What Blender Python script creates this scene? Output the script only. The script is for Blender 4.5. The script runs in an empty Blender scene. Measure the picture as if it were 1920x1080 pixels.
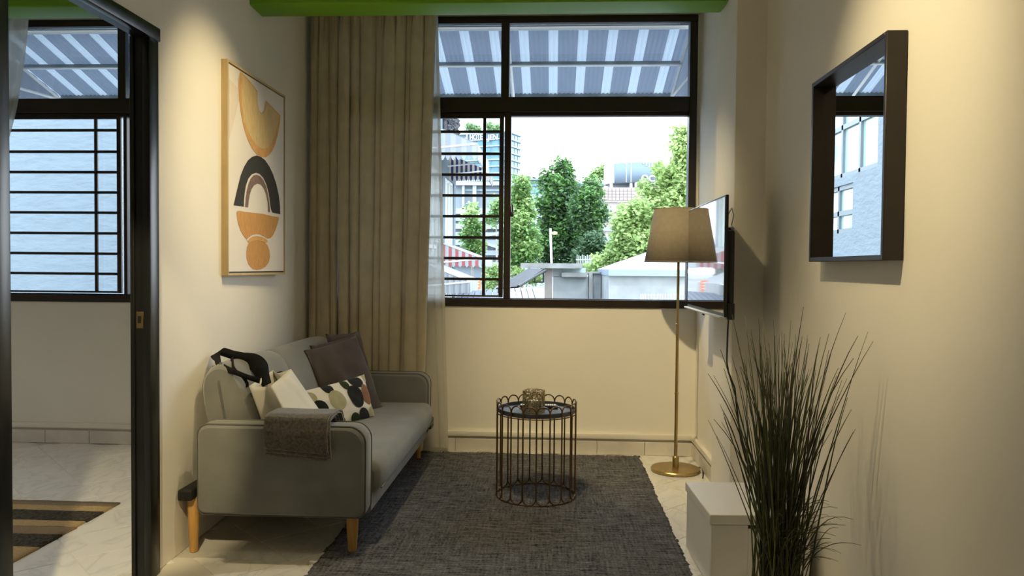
import bpy, bmesh, math, random
import numpy as np
from mathutils import Vector, Matrix, noise
random.seed(7); np.random.seed(7)
sc = bpy.context.scene
COL = sc.collection
PI = math.pi

# ------------------------------------------------------------------ camera
F, H = 1450.0, 1.25
fy = Vector((78, -38, F)).normalized()
r0 = -0.0085
dn = Vector((r0, 1, -(r0*fy[0]+fy[1])/fy[2])).normalized()
xx = dn.cross(fy)
CR = Vector((xx[0], fy[0], -dn[0]))        # camera right / down / forward in world axes
CD = Vector((xx[1], fy[1], -dn[1]))
CF = Vector((xx[2], fy[2], -dn[2]))
EYE = Vector((0, 0, H))
cam = bpy.data.cameras.new('camera'); cam.sensor_width = 36; cam.lens = F/1920*36
cam.clip_start = .02; cam.clip_end = 2000
camo = bpy.data.objects.new('camera', cam); COL.objects.link(camo)
camo.matrix_world = Matrix(((CR[0], -CD[0], -CF[0], 0), (CR[1], -CD[1], -CF[1], 0), (CR[2], -CD[2], -CF[2], H), (0, 0, 0, 1)))
sc.camera = camo
def _ray(u, v): return CR*(u-960) + CD*(v-540) + CF*F
def at(u, v, Y):                 # point measured on the photo, at depth Y
    d = _ray(u, v); return EYE + d*(Y/d[1])
def atX(u, v, X):
    d = _ray(u, v); return EYE + d*(X/d[0])
def atZ(u, v, Z=0.0):
    d = _ray(u, v); return EYE + d*((Z-H)/d[2])

# ------------------------------------------------------------------ world, sun, lamps, exposure
sc.view_settings.view_transform = 'Standard'; sc.view_settings.look = 'None'
sc.view_settings.exposure = 0.58; sc.view_settings.gamma = 1.0; sc.view_settings.use_curve_mapping = False
sc.cycles.use_denoising = True
sc.cycles.max_bounces = 10; sc.cycles.diffuse_bounces = 6; sc.cycles.glossy_bounces = 5
sc.cycles.transmission_bounces = 8; sc.cycles.transparent_max_bounces = 16
sc.cycles.sample_clamp_indirect = 4.0; sc.cycles.caustics_reflective = False; sc.cycles.caustics_refractive = False
w = bpy.data.worlds.new('hazy_sky'); sc.world = w; w.use_nodes = True
nt = w.node_tree; nt.nodes.clear()
tc = nt.nodes.new('ShaderNodeTexCoord'); sp = nt.nodes.new('ShaderNodeSeparateXYZ'); rp = nt.nodes.new('ShaderNodeValToRGB')
bg = nt.nodes.new('ShaderNodeBackground'); ow = nt.nodes.new('ShaderNodeOutputWorld')
nt.links.new(tc.outputs['Generated'], sp.inputs[0]); nt.links.new(sp.outputs['Z'], rp.inputs[0])
rp.color_ramp.elements[0].position = 0.0; rp.color_ramp.elements[0].color = (.90, .96, 1, 1)
rp.color_ramp.elements[1].position = .9; rp.color_ramp.elements[1].color = (.62, .80, 1, 1)
nt.links.new(rp.outputs[0], bg.inputs[0]); bg.inputs[1].default_value = 4.6
nt.links.new(bg.outputs[0], ow.inputs[0])
sl = bpy.data.lights.new('sun', 'SUN'); sl.energy = 1.0; sl.angle = math.radians(3); sl.color = (1, .96, .88)
so = bpy.data.objects.new('sun', sl); COL.objects.link(so)
so.rotation_euler = Vector((-.45, .62, -1.0)).to_track_quat('-Z', 'Y').to_euler()
WARM = (1.0, .81, .45)
def spot(x, y, z, watt, size=105, blend=.9, rad=.03, col=WARM):
    l = bpy.data.lights.new('downlight_or_fill', 'SPOT'); l.energy = watt; l.spot_size = math.radians(size); l.spot_blend = blend
    l.shadow_soft_size = rad; l.color = col
    o = bpy.data.objects.new('downlight_or_fill', l); COL.objects.link(o); o.location = (x, y, z)
def aim(x, y, z, tx_, ty_, tz_, watt, size, blend=1.0, rad=.03, col=WARM):
    spot(x, y, z, watt, size, blend, rad, col)
    sc.collection.objects[-1].rotation_euler = (Vector((tx_, ty_, tz_))-Vector((x, y, z))).to_track_quat('-Z', 'Y').to_euler()
aim(-.30, 2.00, 2.86, 1.04, 2.36, 1.70, 98, 51)          # spot turned to the mirror
aim(-.35, 3.20, 2.86, -1.60, 3.62, 1.72, 80, 48)          # spot turned to the picture
aim(-.20, 3.15, 2.86, .55, 5.20, .60, 150, 60)            # spot turned to the window wall
aim(-.75, .60, 2.86, -2.20, 3.72, 0, 230, 22, .4)         # spot turned to the doorway
spot(-.60, 3.38, 2.88, 56, 100, 1.0)                      # added fill lights for general room brightness, here and below
spot(-.10, 2.60, 2.88, 12, 110, 1.0)
spot(-.30, 0.00, 2.88, 3, 130, 1.0)
spot(-3.40, 2.4, 2.88, 75, 130, 1.0, col=(1, .93, .80))  # added fill that lifts the walls beyond the doorway

# ------------------------------------------------------------------ helpers
def srgb(r, g, b):
    def f(c):
        c /= 255.0
        return c/12.92 if c <= .04045 else ((c+.055)/1.055)**2.4
    return (f(r), f(g), f(b), 1)
class N:
    def __init__(s, name):
        s.m = bpy.data.materials.new(name); s.m.use_nodes = True; s.t = s.m.node_tree; s.b = s.t.nodes['Principled BSDF']
    def n(s, ty, **k):
        q = s.t.nodes.new('ShaderNode'+ty)
        for a, v in k.items():
            if a.startswith('_'): setattr(q, a[1:], v)
            else: q.inputs[a.replace('__', ' ')].default_value = v
        return q
    def l(s, a, b): s.t.links.new(a, b)
def mat(name, col, rough=.6, metal=0, nscale=0, namt=.1, bump=0, bscale=None, spec=.5, stretch=None, transl=0, coat=0):
    """plain procedural material: noise-varied colour, optional bump, optional translucency"""
    k = N(name); b = k.b
    b.inputs['Roughness'].default_value = rough; b.inputs['Metallic'].default_value = metal
    b.inputs['Specular IOR Level'].default_value = spec; b.inputs['Coat Weight'].default_value = coat
    c = tuple(col[:3])
    tc = k.n('TexCoord'); vec = tc.outputs['Object']
    if stretch:
        mp = k.n('Mapping'); mp.inputs['Scale'].default_value = stretch; k.l(vec, mp.inputs[0]); vec = mp.outputs[0]
    csock = None
    if nscale:
        nz = k.n('TexNoise', Scale=nscale, Detail=5.0); k.l(vec, nz.inputs['Vector'])
        rp = k.n('ValToRGB'); rp.color_ramp.elements[0].position = .3; rp.color_ramp.elements[1].position = .7
        rp.color_ramp.elements[0].color = tuple(x*(1-namt) for x in c)+(1,); rp.color_ramp.elements[1].color = tuple(min(1, x*(1+namt)) for x in c)+(1,)
        k.l(nz.outputs[0], rp.inputs[0]); k.l(rp.outputs[0], b.inputs['Base Color']); csock = rp.outputs[0]
    else: b.inputs['Base Color'].default_value = c+(1,)
    if bump:
        n2 = k.n('TexNoise', Scale=bscale or 60, Detail=4.0); k.l(vec, n2.inputs['Vector'])
        bp = k.n('Bump', Strength=1.0, Distance=bump); k.l(n2.outputs[0], bp.inputs['Height']); k.l(bp.outputs[0], b.inputs['Normal'])
    if transl:
        tr = k.n('BsdfTranslucent'); mx = k.n('MixShader'); mx.inputs[0].default_value = transl
        if csock: k.l(csock, tr.inputs[0])
        else: tr.inputs[0].default_value = c+(1,)
        out = k.t.nodes['Material Output']; k.l(b.outputs[0], mx.inputs[1]); k.l(tr.outputs[0], mx.inputs[2]); k.l(mx.outputs[0], out.inputs[0])
    return k.m
def glass_mat(name, tint=(.96, .98, 1, 1), refl=.08):
    k = N(name); t = k.t; out = t.nodes['Material Output']
    tr = k.n('BsdfTransparent'); tr.inputs[0].default_value = tint; gl = k.n('BsdfGlossy'); gl.inputs['Roughness'].default_value = .02
    lw = k.n('Fresnel', IOR=1.45); mx = k.n('MixShader'); k.l(lw.outputs[0], mx.inputs[0]); k.l(tr.outputs[0], mx.inputs[1]); k.l(gl.outputs[0], mx.inputs[2]); k.l(mx.outputs[0], out.inputs[0])
    return k.m
def sheer_mat(name, col, thr):
    k = N(name); out = k.t.nodes['Material Output']
    tr = k.n('BsdfTransparent'); tl = k.n('BsdfTranslucent'); df = k.n('BsdfDiffuse')
    tl.inputs[0].default_value = col; df.inputs[0].default_value = col
    m1 = k.n('MixShader'); m1.inputs[0].default_value = .5; k.l(df.outputs[0], m1.inputs[1]); k.l(tl.outputs[0], m1.inputs[2])
    m2 = k.n('MixShader'); m2.inputs[0].default_value = thr; k.l(m1.outputs[0], m2.inputs[1]); k.l(tr.outputs[0], m2.inputs[2]); k.l(m2.outputs[0], out.inputs[0])
    return k.m

def sharp(bm, ang=38):
    bm.normal_update(); a = math.radians(ang)
    for f in bm.faces: f.smooth = True
    for e in bm.edges:
        if len(e.link_faces) == 2 and e.calc_face_angle(0) > a: e.smooth = False
def root(name, label=None, cat=None, loc=(0, 0, 0), group=None, kind=None):
    o = bpy.data.objects.new(name, None); COL.objects.link(o); o.location = loc; o.empty_display_size = .1
    return tag(o, label, cat, group, kind)
def tag(o, label=None, cat=None, group=None, kind=None):
    if label: o['label'] = label
    if cat: o['category'] = cat
    if group: o['group'] = group
    if kind: o['kind'] = kind
    return o
def worldloc(o):
    v = Vector((0, 0, 0))
    while o: v += o.location; o = o.parent
    return v
def obj(name, bm, m, parent=None, loc=None, smooth=True, ang=38, label=None, cat=None, group=None, kind=None):
    """link a bmesh given in world coordinates as one mesh object"""
    if smooth: sharp(bm, ang)
    bmesh.ops.recalc_face_normals(bm, faces=bm.faces[:])
    o0 = worldloc(parent) if parent else Vector(loc or (0, 0, 0))
    if o0.length > 0: bmesh.ops.translate(bm, verts=bm.verts[:], vec=-o0)
    me = bpy.data.meshes.new(name); bm.to_mesh(me); bm.free()
    if isinstance(m, (list, tuple)):
        for q in m: me.materials.append(q)
    else: me.materials.append(m)
    o = bpy.data.objects.new(name, me); COL.objects.link(o)
    if parent: o.parent = parent
    else: o.location = o0
    return tag(o, label, cat, group, kind)
def dup(o, parent, loc, name=None):
    c = o.copy(); COL.objects.link(c); c.parent = parent; c.location = loc; return c
def BM(): return bmesh.new()
def box(bm, x0, x1, y0, y1, z0, z1, bev=0, seg=2, M=None):
    r = bmesh.ops.create_cube(bm, size=1.0)
    vs = r['verts']
    bmesh.ops.transform(bm, matrix=Matrix.Translation(((x0+x1)/2, (y0+y1)/2, (z0+z1)/2)) @ Matrix.Diagonal((x1-x0, y1-y0, z1-z0, 1)), verts=vs)
    if bev:
        es = list({e for v in vs for e in v.link_edges})
        rr = bmesh.ops.bevel(bm, geom=es, offset=bev, segments=seg, affect='EDGES', profile=.5)
        vs = list({v for f in rr['faces'] for v in f.verts} | {v for v in vs if v.is_valid})
    if M: bmesh.ops.transform(bm, matrix=M, verts=[v for v in vs if v.is_valid])
    return bm
def frames(pts):
    pts = [Vector(p) for p in pts]; T = []
    for i in range(len(pts)):
        a = pts[max(0, i-1)]; b = pts[min(len(pts)-1, i+1)]; T.append((b-a).normalized())
    up = Vector((0, 0, 1)) if abs(T[0].z) < .9 else Vector((1, 0, 0))
    n = T[0].cross(up).normalized(); out = []
    for p, t in zip(pts, T):
        n = (n - t*n.dot(t)).normalized(); out.append((p, t, n, t.cross(n)))
    return out
def tube(bm, pts, r, n=8, closed=False):
    fr = frames(pts); rings = []
    for i, (p, t, a, b) in enumerate(fr):
        rr = r[i] if isinstance(r, (list, tuple)) else r
        rings.append([bm.verts.new(p + (a*math.cos(2*PI*k/n) + b*math.sin(2*PI*k/n))*rr) for k in range(n)])
    m = len(rings)
    for i in range(m if closed else m-1):
        A, B = rings[i], rings[(i+1) % m]
        for k in range(n): bm.faces.new((A[k], A[(k+1) % n], B[(k+1) % n], B[k]))
    if not closed:
        bm.faces.new(rings[0][::-1]); bm.faces.new(rings[-1])
    return bm
def ring(bm, c, R, r, n=48, m=6):
    pts = [(c[0]+R*math.cos(2*PI*i/n), c[1]+R*math.sin(2*PI*i/n), c[2]) for i in range(n)]
    vs = []
    for i, p in enumerate(pts):
        d = Vector((math.cos(2*PI*i/n), math.sin(2*PI*i/n), 0))
        vs.append([bm.verts.new(Vector(p)+d*math.cos(2*PI*k/m)*r+Vector((0, 0, 1))*math.sin(2*PI*k/m)*r) for k in range(m)])
    for i in range(n):
        for k in range(m): bm.faces.new((vs[i][k], vs[i][(k+1) % m], vs[(i+1) % n][(k+1) % m], vs[(i+1) % n][k]))
    return bm
def lathe(bm, prof, n=48, c=(0, 0, 0), cap=True, sx=1, sy=1):
    R = []
    for r, z in prof:
        R.append([bm.verts.new((c[0]+sx*r*math.cos(2*PI*k/n), c[1]+sy*r*math.sin(2*PI*k/n), c[2]+z)) for k in range(n)])
    for i in range(len(R)-1):
        for k in range(n): bm.faces.new((R[i][k], R[i][(k+1) % n], R[i+1][(k+1) % n], R[i+1][k]))
    if cap:
        bm.faces.new(R[0][::-1]); bm.faces.new(R[-1])
    return bm
def prism(bm, poly, off):
    """polygon (3D points) extruded by vector off"""
    off = Vector(off); A = [bm.verts.new(Vector(p)) for p in poly]; B = [bm.verts.new(Vector(p)+off) for p in poly]
    n = len(A); bm.faces.new(A); bm.faces.new(B[::-1])
    for i in range(n): bm.faces.new((A[i], B[i], B[(i+1) % n], A[(i+1) % n]))
    return bm
def grid(bm, f, nu, nv, closeu=False):
    V = [[bm.verts.new(f(i/nu, j/nv)) for j in range(nv+1)] for i in range(nu+(0 if closeu else 1))]
    for i in range(nu):
        for j in range(nv):
            a, b = V[i], V[(i+1) % len(V)]
            bm.faces.new((a[j], b[j], b[j+1], a[j+1]))
    return bm
def solid(o, th, off=0):
    md = o.modifiers.new('thickness', 'SOLIDIFY'); md.thickness = th; md.offset = off; return o
def raw(name, verts, faces, m, parent=None, smooth=False, midx=None, **k):
    me = bpy.data.meshes.new(name); o0 = worldloc(parent) if parent else Vector((0, 0, 0))
    verts = np.asarray(verts, dtype=np.float32) - np.array(o0, dtype=np.float32)
    faces = np.asarray(faces, dtype=np.int32); nf, fs = faces.shape
    me.vertices.add(len(verts)); me.vertices.foreach_set('co', verts.ravel())
    me.loops.add(nf*fs); me.loops.foreach_set('vertex_index', faces.ravel())
    me.polygons.add(nf); me.polygons.foreach_set('loop_start', np.arange(0, nf*fs, fs, dtype=np.int32))
    if smooth: me.polygons.foreach_set('use_smooth', np.ones(nf, dtype=bool))
    for q in (m if isinstance(m, (list, tuple)) else [m]): me.materials.append(q)
    if midx is not None: me.polygons.foreach_set('material_index', np.asarray(midx, dtype=np.int32))
    me.update(calc_edges=True)
    o = bpy.data.objects.new(name, me); COL.objects.link(o)
    if parent: o.parent = parent
    return tag(o, **k)

# ------------------------------------------------------------------ materials
M_wall = mat('wall_paint', (.83, .795, .72), .75, nscale=1.5, namt=.03, bump=.0012, bscale=14)
M_ceil = mat('ceiling_paint', (.82, .80, .75), .8)
M_green = mat('green_paint', srgb(110, 165, 20), .45, nscale=2, namt=.05)
M_trim = mat('skirting_paint', (.78, .74, .66), .45)
M_black = mat('black_gloss_wood', (.010, .011, .010), .28, nscale=30, namt=.4, bump=.0006, bscale=18, stretch=(1, 1, .15))
M_bronze = mat('bronze_aluminium', (.028, .018, .013), .38, metal=.2, nscale=8, namt=.2)
M_glass = glass_mat('window_glass')
M_grout = mat('grout', (.60, .58, .53), .8)
def marble():
    k = N('marble_tile'); b = k.b; tc = k.n('TexCoord'); oi = k.n('ObjectInfo')
    ad = k.n('VectorMath', _operation='ADD'); k.l(tc.outputs['Object'], ad.inputs[0]); sc_ = k.n('VectorMath', _operation='SCALE'); sc_.inputs['Scale'].default_value = 37
    cx = k.n('CombineXYZ'); k.l(oi.outputs['Random'], cx.inputs[0]); k.l(oi.outputs['Random'], cx.inputs[1]); k.l(cx.outputs[0], sc_.inputs[0]); k.l(sc_.outputs[0], ad.inputs[1])
    n1 = k.n('TexNoise', Scale=6.0, Detail=6.0, Distortion=1.2); mp = k.n('Mapping'); mp.inputs['Scale'].default_value = (1, .45, 1); k.l(ad.outputs[0], mp.inputs[0]); k.l(mp.outputs[0], n1.inputs['Vector'])
    rp = k.n('ValToRGB'); e = rp.color_ramp.elements; e[0].position = .42; e[0].color = (.80, .78, .74, 1); e[1].position = .58; e[1].color = (.80, .78, .74, 1)
    m = e.new(.5); m.color = (.69, .68, .655, 1); e2 = e.new(.47); e2.color = (.76, .745, .71, 1); e3 = e.new(.53); e3.color = (.76, .745, .71, 1)
    k.l(n1.outputs[0], rp.inputs[0]); k.l(rp.outputs[0], b.inputs['Base Color']); b.inputs['Roughness'].default_value = .22
    return k.m
M_marble = marble()
M_skt = mat('skirting_tile', (.66, .62, .56), .35, nscale=9, namt=.08)
def fabric(name, col, rough=.9, bump=.0008, scale=350, namt=.12, ns=6, sheen=.25, transl=0):
    m = mat(name, col, rough, nscale=ns, namt=namt, bump=bump, bscale=scale, spec=.2, transl=transl)
    m.node_tree.nodes['Principled BSDF'].inputs['Sheen Weight'].default_value = sheen
    return m
M_sofa = fabric('sofa_velvet', (.20, .203, .192), namt=.14, ns=5, sheen=.35)
M_pipe = fabric('sofa_piping', (.11, .115, .11))
M_oak = mat('oak_leg', srgb(196, 150, 84), .45, nscale=14, namt=.18, stretch=(6, 6, .6))
M_blackm = mat('black_metal', (.008, .008, .009), .45)
M_canvas = fabric('white_canvas', (.80, .77, .68), bump=.0012, scale=220, namt=.05, sheen=.1, transl=.12)
M_strap = fabric('black_webbing', (.008, .008, .009), bump=.0006, sheen=0)
M_brown = fabric('brown_cotton', (.085, .068, .065), namt=.12, sheen=.2)
M_throw = fabric('grey_chenille', (.105, .094, .084), bump=.002, scale=260, namt=.5, ns=95, sheen=.6)
M_dot_bg = fabric('white_cotton', (.82, .80, .76), namt=.03, sheen=.1)
M_dot_k = fabric('print_black', (.018, .019, .022), sheen=.1)
M_dot_g = fabric('print_dark_green', (.022, .045, .014), sheen=.1)
M_dot_s = fabric('print_sage', (.44, .42, .27), sheen=.1)
M_dot_b = fabric('print_brown', (.30, .15, .085), sheen=.1)
M_drape = fabric('linen_drape', (.60, .53, .39), bump=.001, scale=260, namt=.08, ns=10, sheen=.1, transl=.10)
M_sheer = sheer_mat('white_voile', (.86, .84, .78, 1), .20)
M_brass = mat('brushed_brass', (.50, .37, .16), .34, metal=1, nscale=60, namt=.12, stretch=(1, 1, .1))
M_fret = mat('aged_brass', (.30, .22, .085), .42, metal=1)
M_wire = mat('bronze_wire', (.16, .095, .05), .4, metal=.85)
M_tray = mat('black_tray', (.022, .028, .042), .36, spec=1.0)
M_shade = fabric('shade_linen', (.36, .305, .235), bump=.0006, scale=420, namt=.06, ns=40, sheen=.1, transl=.3)
M_white = mat('white_laminate', (.80, .79, .77), .38, nscale=2, namt=.01)
M_dark = mat('dark_plastic', (.012, .012, .013), .4)
M_screen = mat('tv_screen', (.006, .006, .008), .04, spec=1.0, coat=1.0)
M_silver = mat('silver_plastic', (.68, .69, .70), .35, metal=.15)
M_mirror = mat('mirror_glass', (.93, .94, .95), .0, metal=1)
M_frame = mat('dark_brown_frame', (.018, .012, .009), .42, nscale=12, namt=.2)
M_wood = mat('pale_wood_frame', srgb(196, 172, 126), .55, nscale=9, namt=.1, stretch=(3, 3, .6))
M_paper = mat('canvas_print', (.80, .75, .69), .8, nscale=2.5, namt=.03)
M_grass = [mat('grass_%d' % i, c, .5, nscale=12, namt=.35) for i, c in enumerate([(.058, .072, .022), (.11, .125, .042), (.038, .030, .018), (.22, .23, .10)])]
M_pot = mat('dark_pot', (.03, .03, .03), .5)
M_cable = mat('black_cable', (.01, .01, .01), .5)

# ------------------------------------------------------------------ room shell
YB = 5.20                                   # inner face of the window wall
def XL(y): return -1.60 - .028*(y-3.05)     # left wall, slightly out of square
YF = -1.8; XLL = -5.6; XR = 1.04; ZC = 2.95
WIN1 = (-1.50, .935, .985, 2.925); WIN2 = (-5.25, -2.80, .985, 2.925)
bm = BM()
T = .22
def wb(x0, x1, z0, z1): box(bm, x0, x1, YB, YB+T, z0, z1)
wb(XLL-.2, XR+.5, -.1, .985); wb(XLL-.2, XR+.5, 2.925, 3.25)
wb(XLL-.2, WIN2[0], .985, 2.925); wb(WIN2[1], WIN1[0], .985, 2.925); wb(WIN1[1], XR+.5, .985, 2.925)
obj('wall_back', bm, M_wall, smooth=False, kind='structure')
bm = BM()
def lw(y0, y1, z0, z1, th=.056):
    prism(bm, [(XL(y0), y0, z0), (XL(y1), y1, z0), (XL(y1)-th, y1, z0), (XL(y0)-th, y0, z0)], (0, 0, z1-z0))
DY0, DY1, DZ = 2.138, 2.958, 2.138            # door opening
lw(YF, DY0-.02, 0, ZC); lw(DY1+.02, YB, 0, ZC); lw(DY0-.02, DY1+.02, DZ+.02, ZC)
obj('wall_left', bm, M_wall, smooth=False, kind='structure')
bm = BM(); box(bm, XR, XR+.2, YF, 3.92, 0, ZC); obj('wall_right', bm, M_wall, smooth=False, kind='structure')
bm = BM(); box(bm, .952, XR+.3, 4.3, YB, 0, ZC); obj('wall_recess', bm, M_wall, smooth=False, kind='structure')
bm = BM(); box(bm, .890, XR+.3, 3.90, 4.35, 0, ZC, .004); obj('trim_2', bm, M_wall, smooth=False, kind='structure')
bm = BM(); box(bm, XLL-.2, XR+.2, YF-.2, YF, 0, ZC); obj('wall_front', bm, M_wall, smooth=False, kind='structure')
bm = BM(); box(bm, XLL-.2, XLL, YF, YB, 0, ZC); obj('wall_far_left', bm, M_wall, smooth=False, kind='structure')
bm = BM(); box(bm, XLL-.2, XR+.5, YF-.2, YB+T, ZC, 3.25); obj('ceiling', bm, M_ceil, smooth=False, kind='structure')
bm = BM(); box(bm, XLL, .889, 4.07, 4.275, 2.634, ZC, .012, 3); obj('trim_1', bm, M_green, kind='structure')

# floor: grout slab with each marble tile a piece of its own
bm = BM(); box(bm, XLL-.2, XR+.5, YF-.2, YB+T, -.12, -.0025)
floor = obj('floor', bm, M_grout, smooth=False, kind='structure')
bm = BM(); S = .431; hs = S/2-.0022
V = [bm.verts.new(p) for p in ((hs, 0, -.0025), (0, hs, -.0025), (-hs, 0, -.0025), (0, -hs, -.0025))]
h2 = hs-.0016
W = [bm.verts.new(p) for p in ((h2, 0, 0), (0, h2, 0), (-h2, 0, 0), (0, -h2, 0))]
bm.faces.new(W)
for i in range(4): bm.faces.new((V[i], V[(i+1) % 4], W[(i+1) % 4], W[i]))
tile0 = obj('floor_tile', bm, M_marble, parent=floor, smooth=False); first = True
def tiles(a0, b0, test):
    global first
    for i in range(-12, 22):
        for j in range(-12, 26):
            A = a0+(i+.5)*S; B = b0+(j+.5)*S       # X+Y=A, Y-X=B
            x = (A-B)/2; y = (A+B)/2
            if not test(x, y): continue
            if first: tile0.location = (x, y, 0); first = False
            else:
                c = tile0.copy(); COL.objects.link(c); c.parent = floor; c.location = (x, y, 0)
tiles(1.56, 5.15, lambda x, y: -5.0 < x < XL(y)-.04-.12 and 1.9 < y < YB-.08 and x > -.95*y-.4)
tiles(1.66, 3.85, lambda x, y: XL(y)+.1 < x < 1.16 and 2.2 < y < YB-.02 and not (-.78 < x < .40 and 2.6 < y < 4.85))
def tilerow():                                        # cut pieces along the partition
    pass
# skirting on the window wall: tile course below, painted board above
def skirt(name, x0, x1, start):
    bm = BM(); box(bm, x0, x1, YB-.030, YB, .108, .142, .004); b = obj(name, bm, M_trim, kind='structure')
    bm = BM(); box(bm, x0, x1, YB-.010, YB, .0, .108); obj('grout_bed', bm, M_grout, parent=b, smooth=False)
    bm = BM(); L = .318; box(bm, 0, L-.003, YB-.022, YB-.009, .001, .090, .0015, 1); t0 = None
    x = start
    while x < x1-.02:
        a = max(x, x0); e = min(x+L, x1)
        if e-a > .03:
            q = BM(); box(q, a+.0015, e-.0015, YB-.022, YB-.009, .001, .090, .0015, 1); obj('skirting_tile', q, M_skt, parent=b, smooth=False)
        x += L
    bm.free()
skirt('baseboard_back', XL(5.2), .952, -1.606)
skirt('baseboard_left', -5.0, XL(5.2)-.09, -4.8)
bm = BM(); box(bm, .922, .952, 4.35, YB-.03, .108, .142, .004); b = obj('baseboard_right', bm, M_trim, kind='structure')
for i in range(3):
    q = BM(); y0 = 4.35+i*.28; box(q, .930, .951, y0+.0015, min(y0+.28, YB-.023)-.0015, .001, .090, .0015, 1); obj('skirting_tile', q, M_skt, parent=b, smooth=False)

# door frame
door = root('door_1', kind='structure', loc=(XL(2.6), 2.6, 0))
bm = BM(); box(bm, XL(3)-.060, XL(3)+.010, DY1, DY1+.03, 0, DZ+.02, .002, 1); obj('jamb', bm, M_black, parent=door)
bm = BM(); box(bm, XL(2.1)-.060, XL(2.1)+.010, DY0-.03, DY0, 0, DZ+.02, .002, 1); obj('jamb', bm, M_black, parent=door)
bm = BM(); box(bm, XL(2.6)-.060, XL(2.6)+.010, DY0-.03, DY1+.03, DZ, DZ+.03, .002, 1); obj('head_jamb', bm, M_black, parent=door)
bm = BM(); box(bm, XL(3)-.012, XL(3)+.018, DY1-.004, DY1+.070, 0, DZ+.049, .005); obj('casing', bm, M_black, parent=door)
bm = BM(); box(bm, XL(2.1)-.012, XL(2.1)+.018, DY0-.075, DY0+.004, 0, DZ+.049, .005); obj('casing', bm, M_black, parent=door)
bm = BM(); box(bm, XL(2.6)-.016, XL(2.6)+.0175, DY0-.07, DY1+.066, DZ-.004, DZ+.0485, .005); obj('head_casing', bm, M_black, parent=door)
bm = BM(); box(bm, XL(3)-.060, XL(3)-.044, DY1-.010, DY1, 0, DZ, .002, 1); obj('door_stop', bm, M_black, parent=door)
bm = BM(); box(bm, XL(3)-.040, XL(3)-.012, DY1-.002, DY1+.001, .998, 1.064, .0008, 1); sp_ = obj('strike_plate', bm, M_brass, parent=door, label='brass strike plate')
bm = BM(); box(bm, XL(3)-.034, XL(3)-.020, DY1-.0026, DY1, 1.018, 1.046); obj('latch_hole', bm, M_dark, parent=sp_, smooth=False)

# ------------------------------------------------------------------ windows
def window(name, W, mull, stile, grille_left, bars_v, bars_z):
    x0, x1, z0, z1 = W
    r = root(name, kind='structure', loc=((x0+x1)/2, YB, z0))
    def fr(n, a, b, c, d, y0=-.012, y1=.075, bev=.003):
        bm = BM(); box(bm, a, b, YB+y0, YB+y1, c, d, bev, 1); return obj(n, bm, M_bronze, parent=r)
    fr('frame_rail', x0, x1, z0, z0+.052); fr('frame_rail', x0, x1, z1-.047, z1)
    fr('sill_track', x0+.05, x1-.05, z0+.052, z0+.058, .02, .03)
    fr('frame_stile', x0, x0+.05, z0+.052, z1-.047); fr('frame_stile', x1-.05, x1, z0+.052, z1-.047)
    fr('transom', x0+.05, x1-.05, 2.288, 2.388); fr('head_track', x0+.05, x1-.05, 2.266, 2.288, .012, .07)
    fr('mullion', mull[0], mull[1], 2.388, z1-.047)
    fr('sash_stile', stile[0], stile[1], z0+.052, 2.288, -.004, .04)
    # upper lights
    for a, b in ((x0+.05, mull[0]), (mull[1], x1-.05)):
        bm = BM(); box(bm, a, b, YB+.035, YB+.040, 2.388, z1-.047); obj('glass_pane', bm, M_glass, parent=r, smooth=False)
    a, b = grille_left
    g = fr('grille_frame', b-.030, b, z0+.062, 2.27, .012, .035)
    fr('grille_rail', a, b-.03, 2.252, 2.268, .012, .035); fr('grille_rail', a, b-.03, z0+.064, z0+.076, .012, .035)
    fr('grille_frame', a, a+.03, z0+.062, 2.27, .012, .035)
    for xv in bars_v: fr('grille_upright', xv, xv+.022, z0+.076, 2.252, .014, .030, .002)
    for z in bars_z: fr('grille_bar', a+.03, b-.03, z-.009, z+.009, .010, .028, .002)
    bm = BM(); box(bm, a+.02, b-.01, YB+.048, YB+.053, z0+.06, 2.28); obj('glass_pane', bm, M_glass, parent=r, smooth=False)
    return r
Z8 = [2.162, 2.014, 1.873, 1.733, 1.593, 1.450, 1.309, 1.169]
wn = window('window_1', WIN1, (-.363, -.310), (-.337, -.292), (-1.45, -.342), (-.484, -1.33), Z8)
window('window_2', WIN2, (-3.00, -2.945), (-2.967, -2.943), (-4.10, -2.995), (-3.186, -3.98), [z+.012 for z in Z8])
bm = BM(); box(bm, -.300, -.284, YB-.03, YB-.003, 1.60, 1.66, .003); box(bm, -.292, -.268, YB-.040, YB-.028, 1.588, 1.622, .004); box(bm, -.283, -.272, YB-.038, YB-.028, 1.622, 1.67, .004)
obj('sash_lock', bm, M_dark, parent=wn)

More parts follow.
